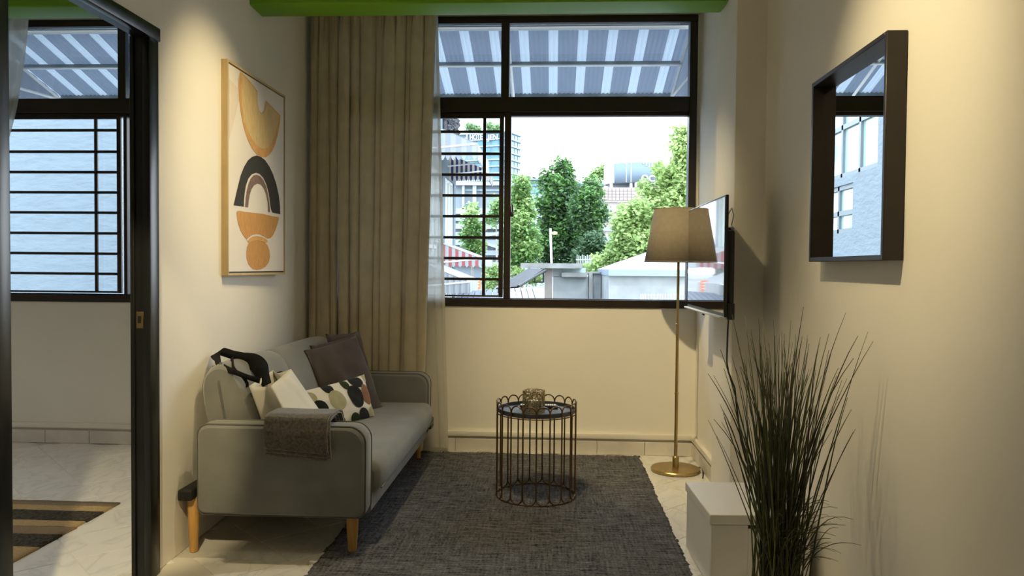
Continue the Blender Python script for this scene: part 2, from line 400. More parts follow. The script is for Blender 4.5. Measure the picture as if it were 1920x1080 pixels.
# ------------------------------------------------------------------ rugs
def woven():
    k = N('woven_jute'); b = k.b; tc = k.n('TexCoord'); b.inputs['Roughness'].default_value = .95; b.inputs['Specular IOR Level'].default_value = .1
    n1 = k.n('TexNoise', Scale=3.0, Detail=3.0); mp = k.n('Mapping'); mp.inputs['Scale'].default_value = (30, 2.5, 1); k.l(tc.outputs['Object'], mp.inputs[0]); k.l(mp.outputs[0], n1.inputs['Vector'])
    n2 = k.n('TexNoise', Scale=90.0, Detail=3.0); k.l(tc.outputs['Object'], n2.inputs['Vector'])
    n4 = k.n('TexNoise', Scale=1.1, Detail=2.0); k.l(tc.outputs['Object'], n4.inputs['Vector'])
    mx = k.n('Mix', _data_type='FLOAT'); mx.inputs[0].default_value = .5; k.l(n1.outputs[0], mx.inputs[2]); k.l(n2.outputs[0], mx.inputs[3])
    rp = k.n('ValToRGB'); e = rp.color_ramp.elements; e[0].position = .38; e[0].color = (.026, .027, .032, 1); e[1].position = .65; e[1].color = (.21, .205, .21, 1)
    n3 = k.n('TexNoise', Scale=3.0, Detail=3.0); m3 = k.n('Mapping'); m3.inputs['Scale'].default_value = (3, 34, 1); k.l(tc.outputs['Object'], m3.inputs[0]); k.l(m3.outputs[0], n3.inputs['Vector'])
    n5 = k.n('TexNoise', Scale=1.3, Detail=1.0); k.l(tc.outputs['Object'], n5.inputs['Vector'])
    m5 = k.n('Mix', _data_type='FLOAT'); k.l(n5.outputs[0], m5.inputs[0]); k.l(mx.outputs[0], m5.inputs[2]); k.l(n3.outputs[0], m5.inputs[3])
    k.l(m5.outputs[0], rp.inputs[0]); k.l(rp.outputs[0], b.inputs['Base Color'])
    return k.m
M_rug = woven()
RX0, RX1, RY0, RY1 = -.985, .578, 2.35, 5.135
nx, ny = 210, 330
u = np.linspace(0, 1, nx+1); v = np.linspace(0, 1, ny+1); U, Vv = np.meshgrid(u, v, indexing='ij')
rng = np.random.default_rng(3)
rowj = rng.normal(0, .004, ny+1); colj = rng.normal(0, .004, nx+1)
X = RX0+(RX1-RX0)*U + (rowj[None, :])*(np.abs(U-.5)*2)**6; Y = RY0+(RY1-RY0)*Vv + colj[:, None]*(np.abs(Vv-.5)*2)**8
Zg = .0095 + .0022*np.sin(np.arange(ny+1)*PI/1.0*1.0+.5)[None, :]*np.ones_like(U)*(.6+.8*rng.random((nx+1, ny+1))) + .0012*rng.normal(size=U.shape)
Zg[0, :] = Zg[-1, :] = .001; Zg[:, 0] = Zg[:, -1] = .001
idx = np.arange((nx+1)*(ny+1)).reshape(nx+1, ny+1)
fc = np.stack([idx[:-1, :-1], idx[1:, :-1], idx[1:, 1:], idx[:-1, 1:]], -1).reshape(-1, 4)
raw('area_rug', np.stack([X, Y, Zg], -1).reshape(-1, 3), fc, M_rug, smooth=True, label='large dark grey woven rug under the wire side table', cat='rug')

M_st = [mat('rug_tan', srgb(178, 152, 108), .95, nscale=160, namt=.2, bump=.002, bscale=200), mat('rug_black', srgb(62, 55, 43), .95, nscale=75, namt=1.0, bump=.003, bscale=200), mat('rug_taupe', srgb(140, 120, 92), .95, nscale=140, namt=.2, bump=.002, bscale=200)]
sr = root('striped_rug', 'flat woven rug striped tan and black on the tiles beyond the doorway', 'rug', (-2.9, 3.1, 0))
yy = [atZ(22, 900+q/2.743).y for q in (108, 132, 158, 210, 240, 282, 350)] + [2.75, 2.55, 2.3]
for i, (ya, yb) in enumerate(zip(yy[:-1], yy[1:])):
    m = M_st[[2, 0, 1, 0, 2, 1, 0, 1, 0][i]]
    n1 = 40; vs = []; 
    for a in range(n1+1):
        x = -3.9+(1.66)*a/n1
        for y in (ya, yb): vs.append((x + (random.uniform(-.006, .006) if a == n1 else 0), y, .008+random.uniform(-.001, .001)))
    base = len(vs); vs += [(p[0], p[1], 0) for p in vs]
    f = [(2*a, 2*a+2, 2*a+3, 2*a+1) for a in range(n1)] + [(2*n1, base+2*n1, base+2*n1+1, 2*n1+1)]
    if i == 0: f += [(2*a, base+2*a, base+2*a+2, 2*a+2) for a in range(n1)]
    raw('rug_stripe', vs, f, m, parent=sr)

# ------------------------------------------------------------------ sofa
SY0, SY1 = 3.235, 5.02
sofa = root('sofa', 'grey velvet three seat sofa with oak legs against the left wall', 'sofa', (-1.2, 4.15, 0))
def rrect(x0, x1, z0, z1, rads, n=6):
    """rounded rectangle in XZ; rads = bl, br, tr, tl"""
    P = []
    for (cx, cz, a0, r) in ((x0, z0, PI, rads[0]), (x1, z0, 1.5*PI, rads[1]), (x1, z1, 0, rads[2]), (x0, z1, .5*PI, rads[3])):
        sx = 1 if cx == x0 else -1; sz = 1 if cz == z0 else -1
        for k in range(n+1):
            a = a0+k/n*PI/2; P.append((cx+sx*r+r*math.cos(a), cz+sz*r+r*math.sin(a)))
    return P
def puffed(bm, prof, ys, shrink, bulge=0):
    """loft of a closed XZ profile along Y; shrink = inset per station (rounded ends)"""
    cx = sum(p[0] for p in prof)/len(prof); cz = sum(p[1] for p in prof)/len(prof); R = []
    hx = max(abs(p[0]-cx) for p in prof); hz = max(abs(p[1]-cz) for p in prof)
    for y, s in zip(ys, shrink):
        R.append([bm.verts.new((cx+(p[0]-cx)*(1-s/hx), y, cz+(p[1]-cz)*(1-s/hz))) for p in prof])
    n = len(prof)
    for i in range(len(R)-1):
        for k in range(n): bm.faces.new((R[i][k], R[i][(k+1) % n], R[i+1][(k+1) % n], R[i+1][k]))
    for ringv, y, s in ((R[0], ys[0], shrink[0]), (R[-1], ys[-1], shrink[-1])):
        prev = ringv
        for q, dy in ((.6, bulge*.7), (.25, bulge)):
            sg = -1 if y == ys[0] else 1
            nr = [bm.verts.new((cx+(v.co.x-cx)*q, y+sg*dy, cz+(v.co.z-cz)*q)) for v in ringv]
            for k in range(n): bm.faces.new((prev[k], prev[(k+1) % n], nr[(k+1) % n], nr[k]))
            prev = nr
        bm.faces.new(prev)
    return bm
def pipe_loop(bm, prof, y, r=.004):
    tube(bm, [(p[0], y, p[1]) for p in prof], r, 6, closed=True)
def arm(y0, y1, nm, near):
    prof = rrect(-1.527, -.800, .170, .560, (.03, .035, .065, .04), 7)
    prof = [(x + .010*math.sin((z-.170)/.390*PI)*(1 if x > -1.2 else -1), z + .006*math.sin((x+1.527)/.727*PI)*(1 if z > .4 else 0)) for x, z in prof]
    bm = BM(); puffed(bm, prof, [y0, y0+.006, y0+.02, y0+.07, y1-.02, y1-.006, y1], [.014, .006, 0, -.003, 0, .006, .014], .016)
    a = obj('armrest', bm, M_sofa, parent=sofa, ang=80)
    bm = BM()
    for y in (y0+.016, y1-.016): pipe_loop(bm, prof, y, .0045)
    obj('piping', bm, M_pipe, parent=a)
arm(SY0, SY0+.135, 'near', True); arm(SY1-.135, SY1, 'far', False)
# seat: two cushions
prof = rrect(-1.36, -.757, .225, .388, (.02, .07, .055, .03), 7)
ymid = (SY0+SY1)/2
for a, b in ((SY0+.139, ymid+.001), (ymid+.003, SY1-.139)):
    pass
bm = BM(); a, b = SY0+.140, SY1-.140
puffed(bm, prof, [a, a+.01, a+.03, a+.15, b-.15, b-.03, b-.01, b], [.03, .012, .002, -.004, -.004, .002, .012, .03], .004)
seat = obj('seat_cushion', bm, M_sofa, parent=sofa, ang=80)
bm = BM(); tube(bm, [(-.763+.004, a+.02+(b-a-.04)*i/20, .262) for i in range(21)], .004, 6); obj('piping', bm, M_pipe, parent=seat)
prof2 = rrect(-1.50, -.800, .150, .236, (.01, .02, .01, .01), 4)
bm = BM(); puffed(bm, prof2, [SY0+.137, SY1-.137], [0, 0]); obj('seat_base', bm, M_sofa, parent=sofa, ang=50)
# backrest, two halves
bp = [(-1.50, .33), (-1.27, .36), (-1.265, .40), (-1.315, .52), (-1.372, .66), (-1.405, .735), (-1.435, .778), (-1.47, .800), (-1.51, .806), (-1.55, .792), (-1.580, .755), (-1.590, .70), (-1.58, .60), (-1.54, .45)]
def smooth_closed(P, it=2):
    for _ in range(it):
        Q = []
        for i in range(len(P)):
            p, q = P[i], P[(i+1) % len(P)]
            Q += [(.75*p[0]+.25*q[0], .75*p[1]+.25*q[1]), (.25*p[0]+.75*q[0], .25*p[1]+.75*q[1])]
        P = Q
    return P
bprof = smooth_closed(bp, 2)
for k, (a, b) in enumerate(((SY0+.15, ymid-.10), (ymid-.097, SY1-.12))):
    bm = BM(); puffed(bm, bprof, [a, a+.015, a+.05, a+.13, b-.10, b-.03, b-.008, b], [.034, .018, .005, 0, 0, .006, .016, .024], .012)
    q = obj('backrest', bm, M_sofa, parent=sofa, ang=80)
    bm = BM()
    if k == 0: tube(bm, [(-1.432-.0075*i, a-.0105+.0004*max(0, i-5)**2, .40+i*.04) for i in range(9)] + [(-1.502, a+.022, .765), (-1.508, a+.05, .805)], .007, 6)
    tube(bm, [(-1.545, a+.05+(b-a-.08)*i/10, .786) for i in range(11)], .005, 6)
    obj('piping', bm, M_pipe, parent=q)
bm = BM(); box(bm, -1.598, -1.535, SY0-.035, SY0+.15, .238, .285, .008); box(bm, -1.60, -1.52, SY1-.10, SY1-.02, .238, .285, .008); box(bm, -.86, -.775, SY1-.10, SY1-.005, .20, .27, .01)
box(bm, -1.55, -1.45, SY0+.1, SY1-.1, .24, .28)
obj('hinge_frame', bm, M_blackm, parent=sofa)
for x, y, zt in ((-.862, SY0+.058, .17), (-1.556, SY0+.03, .245), (-.868, SY1-.075, .17), (-1.53, SY1-.07, .245)):
    bm = BM(); lathe(bm, [(.017, .0115 if x > -.95 else 0), (.0185, .0155), (.024, zt*.6), (.027, zt)], 20, (x, y, 0)); obj('leg', bm, M_oak, parent=sofa)

# throw folded over the near arm
def throw():
    r = root('throw_blanket', 'folded grey chenille throw hanging over the near sofa arm', 'blanket', (-1.08, SY0, .58))
    L = 4
    for k in range(L):
        off = .007+.0085*k
        yo, yi = SY0-.010-off, SY0+.155+off
        zt = .580+off
        path = [(yo, .442+.010*(k % 2)+.008*k), (yo-.004, .50), (yo, .548), (yo+.018, zt-.008), (yo+.05, zt+.002), (yi-.06, zt+.002), (yi-.02, zt-.010), (yi-.003, zt-.045), (yi+.002, .49)]
        bm = BM()
        def f(u, v, path=path, k=k):
            s = v*(len(path)-1); i = min(int(s), len(path)-2); t = s-i
            y = path[i][0]*(1-t)+path[i+1][0]*t; z = path[i][1]*(1-t)+path[i+1][1]*t
            x0, x1 = -1.225+.004*k, -.955+.010*k-.02*(k == 3)
            sag = -.022*u*(1-v)**3 
            x = x0+(x1-x0)*u + .006*math.sin(v*5+k)
            nz = noise.noise(Vector((x*9, y*9+k*3, z*9)))*.006
            return (x, y-abs(nz)*.6, z+nz*.5+sag)
        grid(bm, f, 24, 40)
        o = obj('fold', bm, M_throw, parent=r, ang=90); solid(o, .0068)
        if k == L-1:
            pts = [f(1, v/30) for v in range(31)]
            bm = BM(); tube(bm, [(p[0]+.001, p[1], p[2]) for p in pts], .005, 6); obj('hem', bm, M_throw, parent=r)
throw()

# ------------------------------------------------------------------ cushions
def pillow_mesh(bm, c, wv, hv, t, n=22, ear=.06, seed=0, wr=.006):
    """c centre, wv/hv full edge vectors, t thickness. front side +normal (w x h)"""
    c, wv, hv = Vector(c), Vector(wv), Vector(hv); nn = wv.cross(hv).normalized()
    def P(u, v, s):
        a, b = 2*u-1, 2*v-1
        k = max(0, (1-a**2))**.5*max(0, (1-b**2))**.5
        pin = 1-ear*(1-abs(b)**2.5)*abs(a)**6 ; pin2 = 1-ear*(1-abs(a)**2.5)*abs(b)**6
        p = c + wv*(a*pin/2) + hv*(b*pin2/2)
        z = t/2*k**.85
        w_ = noise.noise(Vector((a*2.2+seed, b*2.2, s*3)))*wr*4*k + noise.noise(Vector((a*6+seed, b*5, s)))*wr*k
        return p + nn*(s*z + w_)
    grid(bm, lambda u, v: P(u, v, 1), n, n); grid(bm, lambda u, v: P(u, v, -1), n, n)
    bmesh.ops.remove_doubles(bm, verts=bm.verts[:], dist=.0015)
    return P
def pressv(p):                       # soft cushions flatten where they rest on seat and backrest
    p = Vector(p); p.z = max(p.z, .3935+.02*max(0, .3935-p.z))
    xb = -1.262-(p.z-.40)*.41 if p.z < .74 else -1.401-(p.z-.74)*.8
    if p.z < .815: p.x = max(p.x, xb)
    return p
def press(bm):
    for v in bm.verts: v.co = pressv(v.co)
def cushion(label, TL, TR, BR, t, seed):
    TL, TR, BR = Vector(TL), Vector(TR), Vector(BR)
    wv = TR-TL; hv = TR-BR; c = (TL+BR)/2
    bm = BM(); pillow_mesh(bm, c, wv, hv, t, seed=seed)
    press(bm)
    r = obj('cushion', bm, M_brown, loc=(c.x, c.y, .39), ang=80, label=label, cat='cushion', group='plain brown cushions on the sofa')
    return r
cushion('plain brown cushion at the front of the stack, behind the dotted one', at(562, 657, 4.34), at(668, 628, 4.72), at(719, 772, 4.66), .13, 1)
cushion('plain brown cushion in the middle of the stack on the sofa', at(579, 648, 4.47), at(672, 622, 4.83), at(716, 762, 4.76), .09, 5)
cushion('plain brown cushion at the back of the stack, highest by the curtain', at(610, 626, 4.66), at(674, 620, 4.90), at(704, 748, 4.86), .08, 9)
# dotted cushion
def dotted():
    TR = at(683, 702, 4.42); BR = at(704, 786, 4.36); TL = at(548, 737, 4.03)
    wv = TR-TL; hv = TR-BR; c = (TL+BR)/2
    bm = BM(); P = pillow_mesh(bm, c, wv, hv, .13, n=26, seed=3, wr=.003, ear=.05)
    press(bm)
    nn = wv.cross(hv).normalized()
    for f in bm.faces:
        f.normal_update()
    o = obj('dotted_cushion', bm, M_dot_bg, loc=(c.x, c.y, .39), ang=80, label='white lumbar cushion printed with black, green, sage and brown ovals', cat='cushion')
    ovals = [(.39, .90, .07, .13, 'k'), (.63, .88, .055, .12, 'g'), (.80, .885, .10, .15, 'k'), (.955, .93, .03, .10, 's'), (.15, .80, .075, .13, 's'), (.23, .50, .095, .20, 'k'), (.46, .60, .105, .21, 's'),
             (.725, .57, .11, .24, 'k'), (.90, .56, .08, .22, 'b'), (.80, .13, .085, .17, 'k'), (.66, .12, .07, .13, 'g'), (.94, .12, .06, .16, 's'), (.42, .16, .09, .18, 'k'), (.20, .12, .09, .15, 'b'), (.06, .35, .06, .2, 'k')]
    MM = dict(k=M_dot_k, g=M_dot_g, s=M_dot_s, b=M_dot_b)
    for n_, (u0, v0, ru, rv, cc) in enumerate(ovals):
        bm = BM(); K = 20; RR = 5; rows = []
        eps = .0012+.00025*n_
        def Q(u, v):
            u = min(.995, max(.005, u)); v = min(.995, max(.005, v)); return pressv(P(u, v, 1)) + nn*eps
        cen = bm.verts.new(Q(u0, v0))
        for r_ in range(1, RR+1):
            rows.append([bm.verts.new(Q(u0+ru*r_/RR*(math.cos(2*PI*k/K)), v0+rv*r_/RR*math.sin(2*PI*k/K) - .25*rv*math.cos(2*PI*k/K)*r_/RR)) for k in range(K)])
        for k in range(K):
            bm.faces.new((cen, rows[0][k], rows[0][(k+1) % K]))
            for r_ in range(RR-1): bm.faces.new((rows[r_][k], rows[r_+1][k], rows[r_+1][(k+1) % K], rows[r_][(k+1) % K]))
        obj('printed_oval', bm, MM[cc], parent=o, ang=90)
    bm = BM()
    def back(u, v):
        return pressv(P(u, v, -1) - nn*.002)
    grid(bm, back, 20, 20); obj('back_panel', bm, M_dot_k, parent=o, ang=90, label='black back panel')
dotted()

# ------------------------------------------------------------------ tote bag
tb = root('tote_bag', 'white canvas tote bag with black strap handles leaning on the sofa back', 'bag', (-1.22, 3.63, .39))
P = dict(fnt=(-1.262, 3.388, .708), fft=(-1.283, 3.72, .742), bnt=(-1.358, 3.388, .708), bft=(-1.372, 3.72, .735),
         fnb=(-1.085, 3.392, .397), ffb=(-1.045, 3.74, .397), bnb=(-1.245, 3.392, .397), bfb=(-1.245, 3.72, .397))
P = {k: Vector(v) for k, v in P.items()}
def panel(a, b, c, d, n=18, amp=.010, seed=0, push=Vector((0, 0, 0))):
    bm = BM()
    def f(u, v):
        p = (a*(1-u)+b*u)*(1-v)+(d*(1-u)+c*u)*v
        k = (4*u*(1-u))**.7*(4*v*(1-v))**.5
        w_ = noise.noise(Vector((u*2.5+seed, v*2+seed, 1)))*amp*1.6+noise.noise(Vector((u*6, v*3+seed, 4)))*amp*.6
        return p+push*k+Vector((1, -.3, .3)).normalized()*w_*min(1, k*2)
    return grid(bm, f, n, n)
bm = panel(P['fnt'], P['fft'], P['ffb'], P['fnb'], seed=2, amp=.014, push=Vector((.018, 0, .012))); solid(obj('front_panel', bm, M_canvas, parent=tb, ang=90), .002)
bm = panel(P['bnt'], P['bft'], P['bfb'], P['bnb'], seed=7, amp=.004); solid(obj('rear_panel', bm, M_canvas, parent=tb, ang=90), .002)
mid_t = (P['fnt']+P['bnt'])/2+Vector((.01, .05, -.012)); mid_b = (P['fnb']+P['bnb'])/2+Vector((0, .01, 0))
bm = BM()
def gus(u, v):
    top = P['bnt']*(1-u)+P['fnt']*u; bot = P['bnb']*(1-u)+P['fnb']*u
    p = top*(1-v)+bot*v; k = math.sin(u*PI)*(1-v)**1.2
    return p+Vector((.0, .055, -.012))*k+Vector((0, -.010, 0))*math.sin(u*PI*2.0)*v*(1-v)*2
grid(bm, gus, 14, 14); solid(obj('side_gusset', bm, M_canvas, parent=tb, ang=60), .002)
bm = BM()
def gus2(u, v):
    top = P['bft']*(1-u)+P['fft']*u; bot = P['bfb']*(1-u)+P['ffb']*u
    return top*(1-v)+bot*v+Vector((0, -.05, -.01))*math.sin(u*PI)*(1-v)
grid(bm, gus2, 14, 14); solid(obj('side_gusset', bm, M_canvas, parent=tb, ang=60), .002)
bm = panel(P['bnb'], P['bfb'], P['ffb'], P['fnb'], amp=0); obj('bag_base', bm, M_canvas, parent=tb)
bm = BM(); lathe(bm, [(.007, 0), (.007, .003), (.004, .004)], 12, at(562, 770, 3.70)+Vector((.03, -.02, .01))); obj('snap_button', bm, M_silver, parent=tb)
def ribbon(name, pts, wid, side, parent, m, th=.003):
    pts = [Vector(p) for p in pts]; Q = []
    for i in range(len(pts)-1):                           # catmull-rom
        p0, p1, p2, p3 = pts[max(0, i-1)], pts[i], pts[i+1], pts[min(len(pts)-1, i+2)]
        for k in range(5):
            t = k/5; Q.append(.5*((2*p1)+(p2-p0)*t+(2*p0-5*p1+4*p2-p3)*t*t+(3*p1-p0-3*p2+p3)*t**3))
    Q.append(pts[-1]); bm = BM(); row = []
    nW = len(pts)
    for i, p in enumerate(Q):
        s = i/(len(Q)-1)*(nW-1); j = min(int(s), nW-2); t = s-j
        w_ = wid[j]*(1-t)+wid[j+1]*t; sd = (Vector(side[j])*(1-t)+Vector(side[j+1])*t).normalized()
        row.append((bm.verts.new(p-sd*w_/2), bm.verts.new(p+sd*w_/2)))
    for a, b in zip(row[:-1], row[1:]): bm.faces.new((a[0], a[1], b[1], b[0]))
    solid(obj(name, bm, m, parent=parent, ang=80), th)
z6 = lambda x, y: (390+x/6.352, 640+y/6.352)
def q6(x, y, Y): return at(*z6(x, y), Y)
A = Vector((.55, .75, .3)); Bv = Vector((.1, .35, .95)); Cv = Vector((.1, .3, .9)); Dv = Vector((.35, .9, .1))
ribbon('handle', [q6(705, 515, 3.53), q6(655, 420, 3.56), q6(615, 310, 3.58), q6(530, 225, 3.60), q6(420, 195, 3.60), q6(290, 160, 3.60), q6(150, 120, 3.58), q6(90, 165, 3.56), q6(120, 255, 3.46), q6(190, 315, 3.41), q6(330, 370, 3.370), q6(470, 425, 3.362), q6(620, 470, 3.385)],
       [.045, .07, .09, .08, .05, .042, .042, .044, .036, .030, .024, .022, .026],
       [A, A, A, (.75, .3, .5), Bv, Bv, (.5, .3, .7), (.8, .3, .2), (.7, .2, -.5), (.4, .2, .8), Cv, Cv, Cv], tb, M_strap)
ribbon('handle', [q6(465, 545, 3.375), q6(465, 500, 3.37), q6(420, 430, 3.362), q6(350, 370, 3.36), q6(300, 300, 3.42), q6(288, 205, 3.56), q6(330, 190, 3.62), q6(480, 260, 3.70), q6(700, 440, 3.72), q6(780, 400, 3.76), q6(865, 370, 3.79), q6(900, 400, 3.80)],
       [.014]*12, [(.9, .2, .3)]*3+[(.3, .5, .8)]*2+[(1, .2, .1)]+[(.3, .4, .8)]*6, tb, M_strap)

# ------------------------------------------------------------------ curtains
def drape(name, parent, x0t, x1t, x0b, x1b, yc, z0, z1, folds, amp, m, seed, nu=160, nv=46, pinch=True):
    rnd = random.Random(seed); nF = int(folds)
    ed = [0]
    for i in range(nF): ed.append(ed[-1]+rnd.uniform(.4, 1.6))
    ed = [e/ed[-1] for e in ed]; am = [rnd.uniform(.45, 1.3) for _ in range(nF)]; ph = [rnd.uniform(0, 6) for _ in range(nF+1)]; dr = [rnd.uniform(-.4, .4)/nF for _ in range(nF+1)]
    dr[0] = dr[-1] = 0; lean = [rnd.uniform(.7, 1.5) for _ in range(nF)]
    bm = BM()
    def f(u, v):
        z = z0+(z1-z0)*v; h = max(0, 1-(z1-z)/.20)
        E = [ed[i]+dr[i]*(1-v)+.10/nF*math.sin(3*v+ph[i])*(0 if i in (0, nF) else 1) for i in range(nF+1)]
        i = 0
        while i < nF-1 and u > E[i+1]: i += 1
        t = min(1, max(0, (u-E[i])/max(1e-4, E[i+1]-E[i])))
        tt = t**lean[i]
        a = amp*am[i]*(1-.35*h)*(1+.18*math.sin(5*v+ph[i]))
        y = -a*(math.sin(PI*tt)**.75)
        if h > 0: y -= .010*h*math.sin(PI*6*tt)*math.sin(PI*t)
        y += .006*noise.noise(Vector((u*14, z*2.2, seed)))+amp*.6
        xa = x0b+(x0t-x0b)*v; xb = x1b+(x1t-x1b)*v
        x = xa+(xb-xa)*u - .27*a*math.sin(2*PI*t)*(1-.5*h)
        return (x, yc+y, z)
    grid(bm, f, nu, nv); o = obj(name, bm, m, parent=parent, ang=90); return o
dc = root('curtain', 'long beige drape gathered at the left of the window behind the sofa', 'curtain', (-1.2, 5.05, .03))
drape('drape_panel', dc, -1.622, -1.440, -1.632, -1.452, 5.085, .03, 2.93, 3, .040, M_drape, 3, 110)
drape('drape_panel', dc, -1.43, -.79, -1.435, -.865, 5.085, .03, 2.93, 9, .056, M_drape, 11, 360)
bm = BM(); box(bm, -1.64, .93, 5.06, 5.15, 2.925, 2.948); tag(obj('curtain_track', bm, M_white, loc=(-.3, 5.05, 2.92)), 'white ceiling curtain track above the window behind the green beam', 'curtain track')
sh = root('sheer_curtain', 'thin white voile curtain beside the beige drape, window grille showing through', 'curtain', (-1.1, 5.11, .02))
drape('voile_panel', sh, -1.60, -.795, -1.60, -.708, 5.145, .035, 2.925, 10, .014, M_sheer, 5, 200)
bm = BM(); prism(bm, [(-.712, 5.136, .03), (-.694, 5.136, .03), (-.782, 5.136, 2.92), (-.800, 5.136, 2.92)], (0, .003, 0)); obj('hem', bm, M_sheer, parent=sh, smooth=False)
ls = root('voile_curtain', 'thin white voile curtain swept aside at the window beyond the doorway', 'curtain', (-3.8, 5.1, .1))
bm = BM()
def lsf(u, v):
    z = 2.93-v*2.75
    xr = [(-3.548, 2.93), (-3.555, 2.82), (-3.583, 2.60), (-3.642, 2.28), (-3.701, 2.08), (-3.80, 1.7), (-3.9, 1.0), (-3.9, .1)]
    for (a, za), (b, zb) in zip(xr[:-1], xr[1:]):
        if z >= zb-1e-6: xe = a+(b-a)*(za-z)/(za-zb); break
    xs = xe-.50
    return (xs+(xe-xs)*u, 5.09+.02*math.sin(u*30+v*2)+.012*math.sin(u*13), z)
grid(bm, lsf, 60, 40); obj('voile_panel', bm, M_sheer, parent=ls, ang=90)
bm = BM(); box(bm, -5.3, -2.8, 5.06, 5.10, 2.93, 2.948); tag(obj('curtain_rail', bm, M_white, loc=(-3.9, 5.08, 2.93)), 'white ceiling curtain rail over the window beyond the doorway', 'curtain track')

# ------------------------------------------------------------------ wall picture
pic = root('framed_picture', 'tall abstract print of stacked arches and bowls in pale wood frame', 'picture', (-1.60, 4.03, 1.2))
PX = -1.585                                           # plane of the print's front edge
def wl(u, v, X=PX): return atX(u, v, X)
c0, c1, c2, c3 = wl(427, 110), wl(537, 180.5), wl(533, 515.5), wl(426, 517)
y0_, y1_ = c0.y, (c1.y+c2.y)/2; zt_, zb_ = c0.z, c3.z
xb_ = XL(4)-.004
ft = .012
for n_, args in (('frame_side', (y0_, y0_+ft, zb_, zt_)), ('frame_side', (y1_-ft, y1_, zb_, zt_)), ('frame_rail', (y0_+ft, y1_-ft, zt_-ft, zt_)), ('frame_rail', (y0_+ft, y1_-ft, zb_, zb_+ft))):
    bm = BM(); box(bm, xb_+.004, PX, args[0], args[1], args[2], args[3], .001, 1); obj(n_, bm, M_wood, parent=pic)
bm = BM(); box(bm, xb_+.006, PX-.010, y0_+ft, y1_-ft, zb_+ft, zt_-ft); obj('shadow_gap', bm, M_dark, parent=pic, smooth=False)
bm = BM(); box(bm, xb_+.008, PX-.004, y0_+ft+.006, y1_-ft-.006, zb_+ft+.008, zt_-ft-.006); cv = obj('canvas', bm, M_paper, parent=pic, smooth=False)
def shape(name, pts, m, lift, s=(4.909, 410, 100), sm=2, tri=False):
    P2 = [wl(s[1]+x/s[0], s[2]+y/s[0], PX-.004+lift) for x, y in pts]
    bm = BM(); vs = [bm.verts.new(p) for p in P2]; f = bm.faces.new(vs)
    f.normal_update(); bmesh.ops.triangulate(bm, faces=[f], ngon_method='EAR_CLIP')
    o = obj(name, bm, m, parent=cv, smooth=False); return o
M_a1 = mat('print_straw', srgb(214, 186, 132), .8, nscale=30, namt=.14, stretch=(1, 6, .7)); M_a2 = mat('print_amber', srgb(214, 164, 98), .8, nscale=30, namt=.1)
M_a3 = mat('print_charcoal', srgb(50, 49, 43), .8); M_a4 = mat('print_mauve', srgb(128, 106, 98), .8, nscale=50, namt=.2); M_a5 = mat('print_ochre', srgb(202, 150, 88), .8, nscale=30, namt=.12, stretch=(1, 4, 1))
M_a6 = mat('print_tone', srgb(222, 210, 196), .8)
bowl = [(200, 165), (186, 240), (184, 330), (190, 430), (203, 530), (222, 640), (246, 730), (276, 810), (312, 880), (350, 930), (395, 955), (430, 957), (462, 940), (495, 895), (525, 825), (548, 730), (562, 640), (568, 572), (500, 500), (434, 432), (428, 480), (415, 530), (395, 552), (375, 530), (360, 470), (356, 400), (356, 345), (280, 245)]
shape('printed_tone', [(97, 230), (185, 330), (190, 430), (97, 800)], M_a6, .0008)
shape('printed_bowl', bowl, M_a2, .0014)
inn = [(212, 185), (213, 240), (206, 330), (208, 430), (220, 530), (240, 640), (275, 730), (312, 800), (352, 850), (395, 875), (430, 877), (460, 862), (492, 815), (520, 745), (542, 660), (556, 575), (500, 510), (436, 446), (430, 490), (416, 540), (395, 562), (372, 538), (356, 470), (352, 400), (350, 350), (276, 258)]
shape('printed_bowl', inn, M_a1, .0022)
s2 = (4.32, 400, 280)
arch = [(165, 453), (180, 385), (200, 300), (222, 210), (250, 140), (280, 90), (315, 60), (350, 50), (385, 60), (420, 88), (455, 140), (485, 205), (510, 280), (530, 370), (540, 450), (543, 526), (478, 512), (466, 480), (458, 420), (448, 350), (430, 285), (405, 230), (375, 198), (345, 190), (312, 202), (285, 235), (265, 290), (255, 350), (249, 410), (247, 465)]
shape('printed_arch', arch, M_a3, .0014, s2)
arch2 = [(258, 465), (262, 400), (270, 340), (284, 280), (303, 235), (328, 210), (352, 206), (380, 218), (405, 248), (428, 300), (444, 370), (454, 440), (460, 505), (452, 512), (443, 500), (440, 430), (428, 365), (408, 315), (385, 285), (357, 278), (330, 292), (310, 322), (295, 370), (287, 420), (282, 470), (270, 470)]
shape('printed_arch', arch2, M_a4, .0014, s2)
shape('printed_bowl', [(188, 515), (195, 500), (215, 497), (260, 508), (320, 513), (400, 522), (470, 540), (528, 548), (532, 560), (522, 600), (505, 650), (485, 695), (465, 718), (440, 724), (410, 705), (380, 690), (345, 686), (310, 696), (285, 715), (270, 730), (245, 700), (220, 655), (202, 600)], M_a5, .0014, s2)
shape('printed_cap', [(278, 742), (295, 722), (320, 707), (350, 702), (385, 707), (415, 720), (438, 738), (440, 752), (420, 755), (380, 742), (345, 738), (310, 748), (288, 758)], M_a2, .0020, s2)
shape('printed_stone', [(285, 765), (310, 748), (345, 740), (385, 745), (420, 758), (440, 778), (455, 820), (460, 870), (450, 915), (425, 950), (390, 970), (350, 977), (315, 965), (285, 930), (270, 880), (268, 830), (274, 790)], M_a5, .0014, s2)

